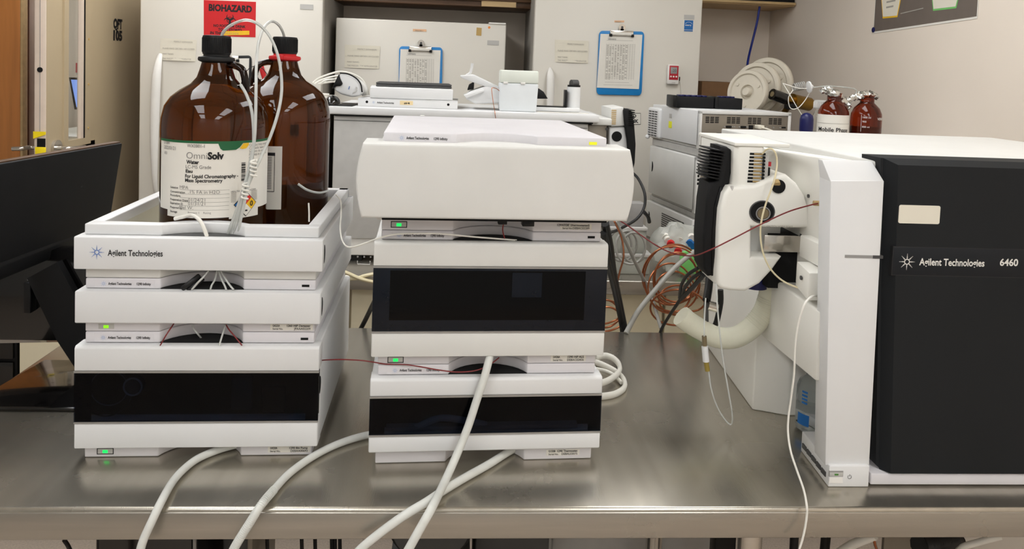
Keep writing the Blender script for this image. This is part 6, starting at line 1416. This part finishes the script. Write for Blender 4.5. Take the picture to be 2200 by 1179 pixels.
# bag of coloured caps
r_ = random.Random(4)
bc = Vector((0.6881,1.28,0.9601)); bc.z = .985
bag = thing('plastic_bag', 'crumpled clear plastic bag of coloured caps on the rear bench', 'bag', (bc.x, bc.y, .9))
b = MB(); b.ball((0,0,0), 1, 28)
for v in b.bm.verts:
    n_ = v.co.normalized(); k = 1+.14*math.sin(9*n_.x+3*n_.z)*math.cos(8*n_.z)+r_.uniform(-.08,.08)
    v.co = Vector((n_.x*.088*k, n_.y*.06*k, max(-.083, n_.z*.085*k)))+bc
for f in b.bm.faces: f.smooth = False
part('film', b, M['film'], bag)
for i in range(16):
    p = bc+Vector((r_.uniform(-.055,.055), r_.uniform(-.05,-.02), r_.uniform(-.05,.05)))
    part('cap', MB().cyl(p, p+Vector((0,.012,.004)), .013, 12), M['paper'], bag)
for p, m_ in ((Vector((-.035,-.062,.025)),'red'),(Vector((-.008,-.062,.002)),'red'),(Vector((.045,-.06,.02)),'sblue'),(Vector((.03,-.058,.028)),'sblue')):
    part('cap', MB().cyl(bc+p, bc+p+Vector((.004,.012,.004)), .013, 12), M[m_], bag)
part('green_pouch', MB().prism([(bc.x+.0,bc.z-.075),(bc.x+.075,bc.z-.07),(bc.x+.085,bc.z+.0),(bc.x+.04,bc.z+.012),(bc.x-.002,bc.z+.002)], 'y', bc.y-.068, bc.y-.058, .004), M['lgreen'], bag)
# clear storage bin on the rear bench
x0, x1 = (0.4301,1.3,1.0762)[0], (0.5959,1.3,1.0803)[0]
zz0 = (0.505,1.3,1.1429)[2]
bn_ = thing('storage_bin', 'grey translucent drawer bin on the rear bench behind the cables', 'bin', ((x0+x1)/2, 1.36, .9))
part('lower_tub', MB().box(x0, x1-.004, 1.24, 1.30, .9008, .9008+.06, .004), M['bin'], bn_)
part('tub_rim', MB().box(x0-.004, x1, 1.235, 1.305, .96, .972, .003), M['lgrey'], bn_)
part('upper_tub', MB().box(x0, x1-.02, 1.24, 1.30, .972, 1.05, .004), M['bin'], bn_)
part('upper_rim', MB().box(x0, x1-.018, 1.235, 1.305, 1.05, 1.062, .003), M['lgrey'], bn_)
part('lid_box', MB().box(x0, x1-.03, 1.25, 1.30, 1.062, zz0, .003), M['grey'], bn_)
# ------------------------------------------------------------ under the table
def under(px0, px1, y): return at2(px0, y), at2(px1, y)
cx0, cx1 = (-0.8072,0.35,0.5373)[0], (-0.5946,0.35,0.5365)[0]
pc_ = thing('computer_tower', 'black computer case under the table below the left stack', 'computer', ((cx0+cx1)/2, .5, 0))
part('case', MB().box(cx0, cx1, .35, .68, .02, .70, .005), M['black'], pc_); part('front_bezel', MB().box(cx0+.01, cx1-.01, .342, .352, .03, .69, .003), M['gloss_black'], pc_)
for s in (.02, .1): part('foot', MB().box(cx0+s, cx0+s+.03, .37, .65, 0, .021), M['rubber'], pc_)
part('corner_trim', MB().tube([(cx1-.004,.345,.1),(cx1-.004,.345,.65),(cx1+.01,.345,.69)], .004, 8), M['grey'], pc_)
dx0, dx1 = (-0.5946,0.35,0.5365)[0]+.022, (-0.5031,0.45,0.4714)[0]
db = thing('electronics_box', 'dark grey electronics box under the table right of the black computer case', 'box', ((dx0+dx1)/2, .55, 0))
part('case', MB().box(dx0, dx1-.01, .45, .65, .0, .66, .004), M['dgrey'], db); part('side_rail', MB().box(dx1-.012, dx1, .44, .66, 0, .68, .002), M['backpanel'], db)
for k in range(3): part('handle_bar', MB().tube([(dx0+.01+k*.02,.448,.5),(dx0+.012+k*.02,.44,.6),(dx0+.014+k*.02,.448,.66)], .003, 6), M['black'], db)
for i, (px, w_) in enumerate(((560,6),(632,8),(660,7),(695,5),(702,5),(712,5))):
    p0_ = (-0.4568,0.5,0.4388)
    x = p0_[0]+(px-600)*.00112
    single('floor_cord', MB().tube([(x,.5,.74),(x+.01,.5,.6),(x+.02,.52,.3),(x+.05,.55,.006),(x+.2,.6,.006)], .0045, 8), M['rubber'], ('black cord hanging below the table, leftmost of the six','second black cord from the left below the table','third black cord from the left below the table','fourth black cord from the left below the table','fifth black cord from the left below the table','black cord hanging below the table, rightmost of the six')[i], 'cord')
single('floor_cord', MB().tube([(-0.7954,0.2,0.6419),(-0.7934,0.21,0.6243),(-0.8013,0.24,0.5876)], .004, 8), M['rubber'], 'single black cord at the lower left below the table', 'cord')
vx = (-0.0981,0.4,0.4893)
vp = thing('vacuum_pump', 'dark round-ended vacuum pump under the table below the middle stack', 'pump', (vx[0], .5, 0))
part('motor', MB().cyl((vx[0],.40,.56), (vx[0],.75,.56), .10, 32), M['black'], vp)
part('fan_cover', MB().cyl((vx[0],.385,.56), (vx[0],.40,.56), .09, 32), M['dgrey'], vp)
for k in range(16):
    a = PI*k/15; part('fan_slot', MB().box(vx[0]+.06*math.cos(a)-.003, vx[0]+.06*math.cos(a)+.003, .3835, .386, .56+.035*math.sin(a), .56+.085*math.sin(a)), M['void'], vp)
part('stand', MB().box(vx[0]-.09, vx[0]+.09, .42, .72, 0, .47, .004), M['dgrey'], vp)
part('cap', MB().cyl((vx[0]-.02,.375,.585), (vx[0]-.02,.386,.585), .035, 20), M['lgrey'], vp)
gx0, gx1 = (0.0049,0.5,0.4372)[0], (0.1849,0.5,0.4366)[0]
gb_ = thing('pump_controller', 'grey handled box under the table right of the vacuum pump', 'box', ((gx0+gx1)/2, .6, 0))
part('case', MB().box(gx0, gx1, .5, .72, 0, .66, .005), M['dgrey'], gb_)
for s in (.01, .105): part('handle_recess', MB().box(gx0+s, gx0+s+.06, .4985, .502, .63, .65, .002), M['grey'], gb_)
lx0, lx1 = (0.2191,0.7,0.3067)[0], (0.6606,0.7,0.3052)[0]
single('chiller_unit', MB().box(lx0, lx1, .70, .95, 0, .62, .006), M['lgrey'], 'plain light grey unit under the table between the steel legs', 'instrument')
px0, px1 = (0.587,0.5,0.4352)[0], (0.6395,0.5,0.435)[0]
ps_ = thing('power_strip', 'black power strip standing under the table beside the right steel leg', 'power strip', ((px0+px1)/2, .5, 0))
part('body', MB().box(px0, px1, .48, .52, 0, .72, .003), M['black'], ps_)
for k in range(8): part('socket', MB().box(px0+.006, px0+.02, .478, .481, .08+k*.08, .11+k*.08), M['dgrey'], ps_)
single('ribbed_hose', join(*[MB().torus(Vector((0.8523,0.1,0.69))+Vector((.006*k,.004*k,-.002*k)), .024, .0042, Matrix.Rotation(PI/2,4,'Y'), 20, 6) for k in range(20)]).tube([Vector((0.8523,0.1,0.69))+Vector((.12*u,.08*u,-.04*u)) for u in (0,.5,1)], .022, 12).tube([Vector((0.8523,0.1,0.69))+Vector((.12,.08,-.04)),Vector((0.8523,0.1,0.69))+Vector((.2,.15,-.2)),Vector((0.8523,0.1,0.69))+Vector((.2,.2,-.7))], .022, 12), M['rubber'], 'black ribbed vacuum hose under the right end of the table', 'hose')
single('white_pipe', MB().tube([(0.7277,0.05,0.7426),(0.7015,0.08,0.7054),(0.6884,0.12,0.656)], .008, 10).tube([(0.6884,0.12,0.656),(0.7064,0.2,0.538),(0.7471,0.3,0.317)], .008, 10), M['wcable'], 'white pipe slanting under the right part of the table', 'pipe')
single('white_pipe', MB().tube([(0.9712,0.05,0.7401),(0.9342,0.06,0.7221),(0.9133,0.08,0.6936),(0.9131,0.1,0.6262)], .006, 10), M['wcable'], 'thin white pipe beside the black ribbed hose under the table', 'pipe')
single('orange_wire', MB().tube([(0.7242,0.05,0.7426),(0.7289,0.05,0.7248),(0.7401,0.06,0.6957),(0.7672,0.1,0.5711)], .0025, 8), M['copper'], 'orange wire hanging under the right part of the table', 'wire')
mx0 = (0.8693,0.2,0.6288)
bp_ = thing('metal_bracket', 'grey angled metal plate with a bolt under the right part of the table', 'bracket', (mx0[0]+.06, .25, 0))
part('plate', MB().box(mx0[0], mx0[0]+.16, .25, .26, 0, .80, .002), M['backpanel'], bp_); part('bolt', MB().cyl((mx0[0]+.03,.24,.735), (mx0[0]+.03,.25,.735), .008, 12), M['chrome'], bp_)
cx_ = (0.6494,0.35,0.5322)
single('black_cable_heap', MB().tube([(cx_[0],.35,.76),(cx_[0]+.06,.36,.735),(cx_[0]+.14,.4,.74),(cx_[0]+.2,.45,.70),(cx_[0]+.22,.5,.3),(cx_[0]+.22,.5,.01)], .012, 8).tube([(cx_[0]-.02,.38,.72),(cx_[0]+.05,.4,.74),(cx_[0]+.1,.42,.70),(cx_[0]+.12,.45,.2),(cx_[0]+.12,.45,.01)], .01, 8), M['rubber'], 'heap of black cables right of the right steel leg below the table', 'cable')
ft = thing('filing_cabinet', 'low black cabinet beyond the left end of the table', 'cabinet', (-2.25, 2.3, 0))
part('body', MB().box(-2.9, -1.93, 2.05, 2.5, 0, .74, .004), M['black'], ft)
for k in range(3): part('drawer', MB().box(-2.89, -1.94, 2.035, 2.05, .03+k*.235, .25+k*.235, .003), M['gloss_black'], ft)
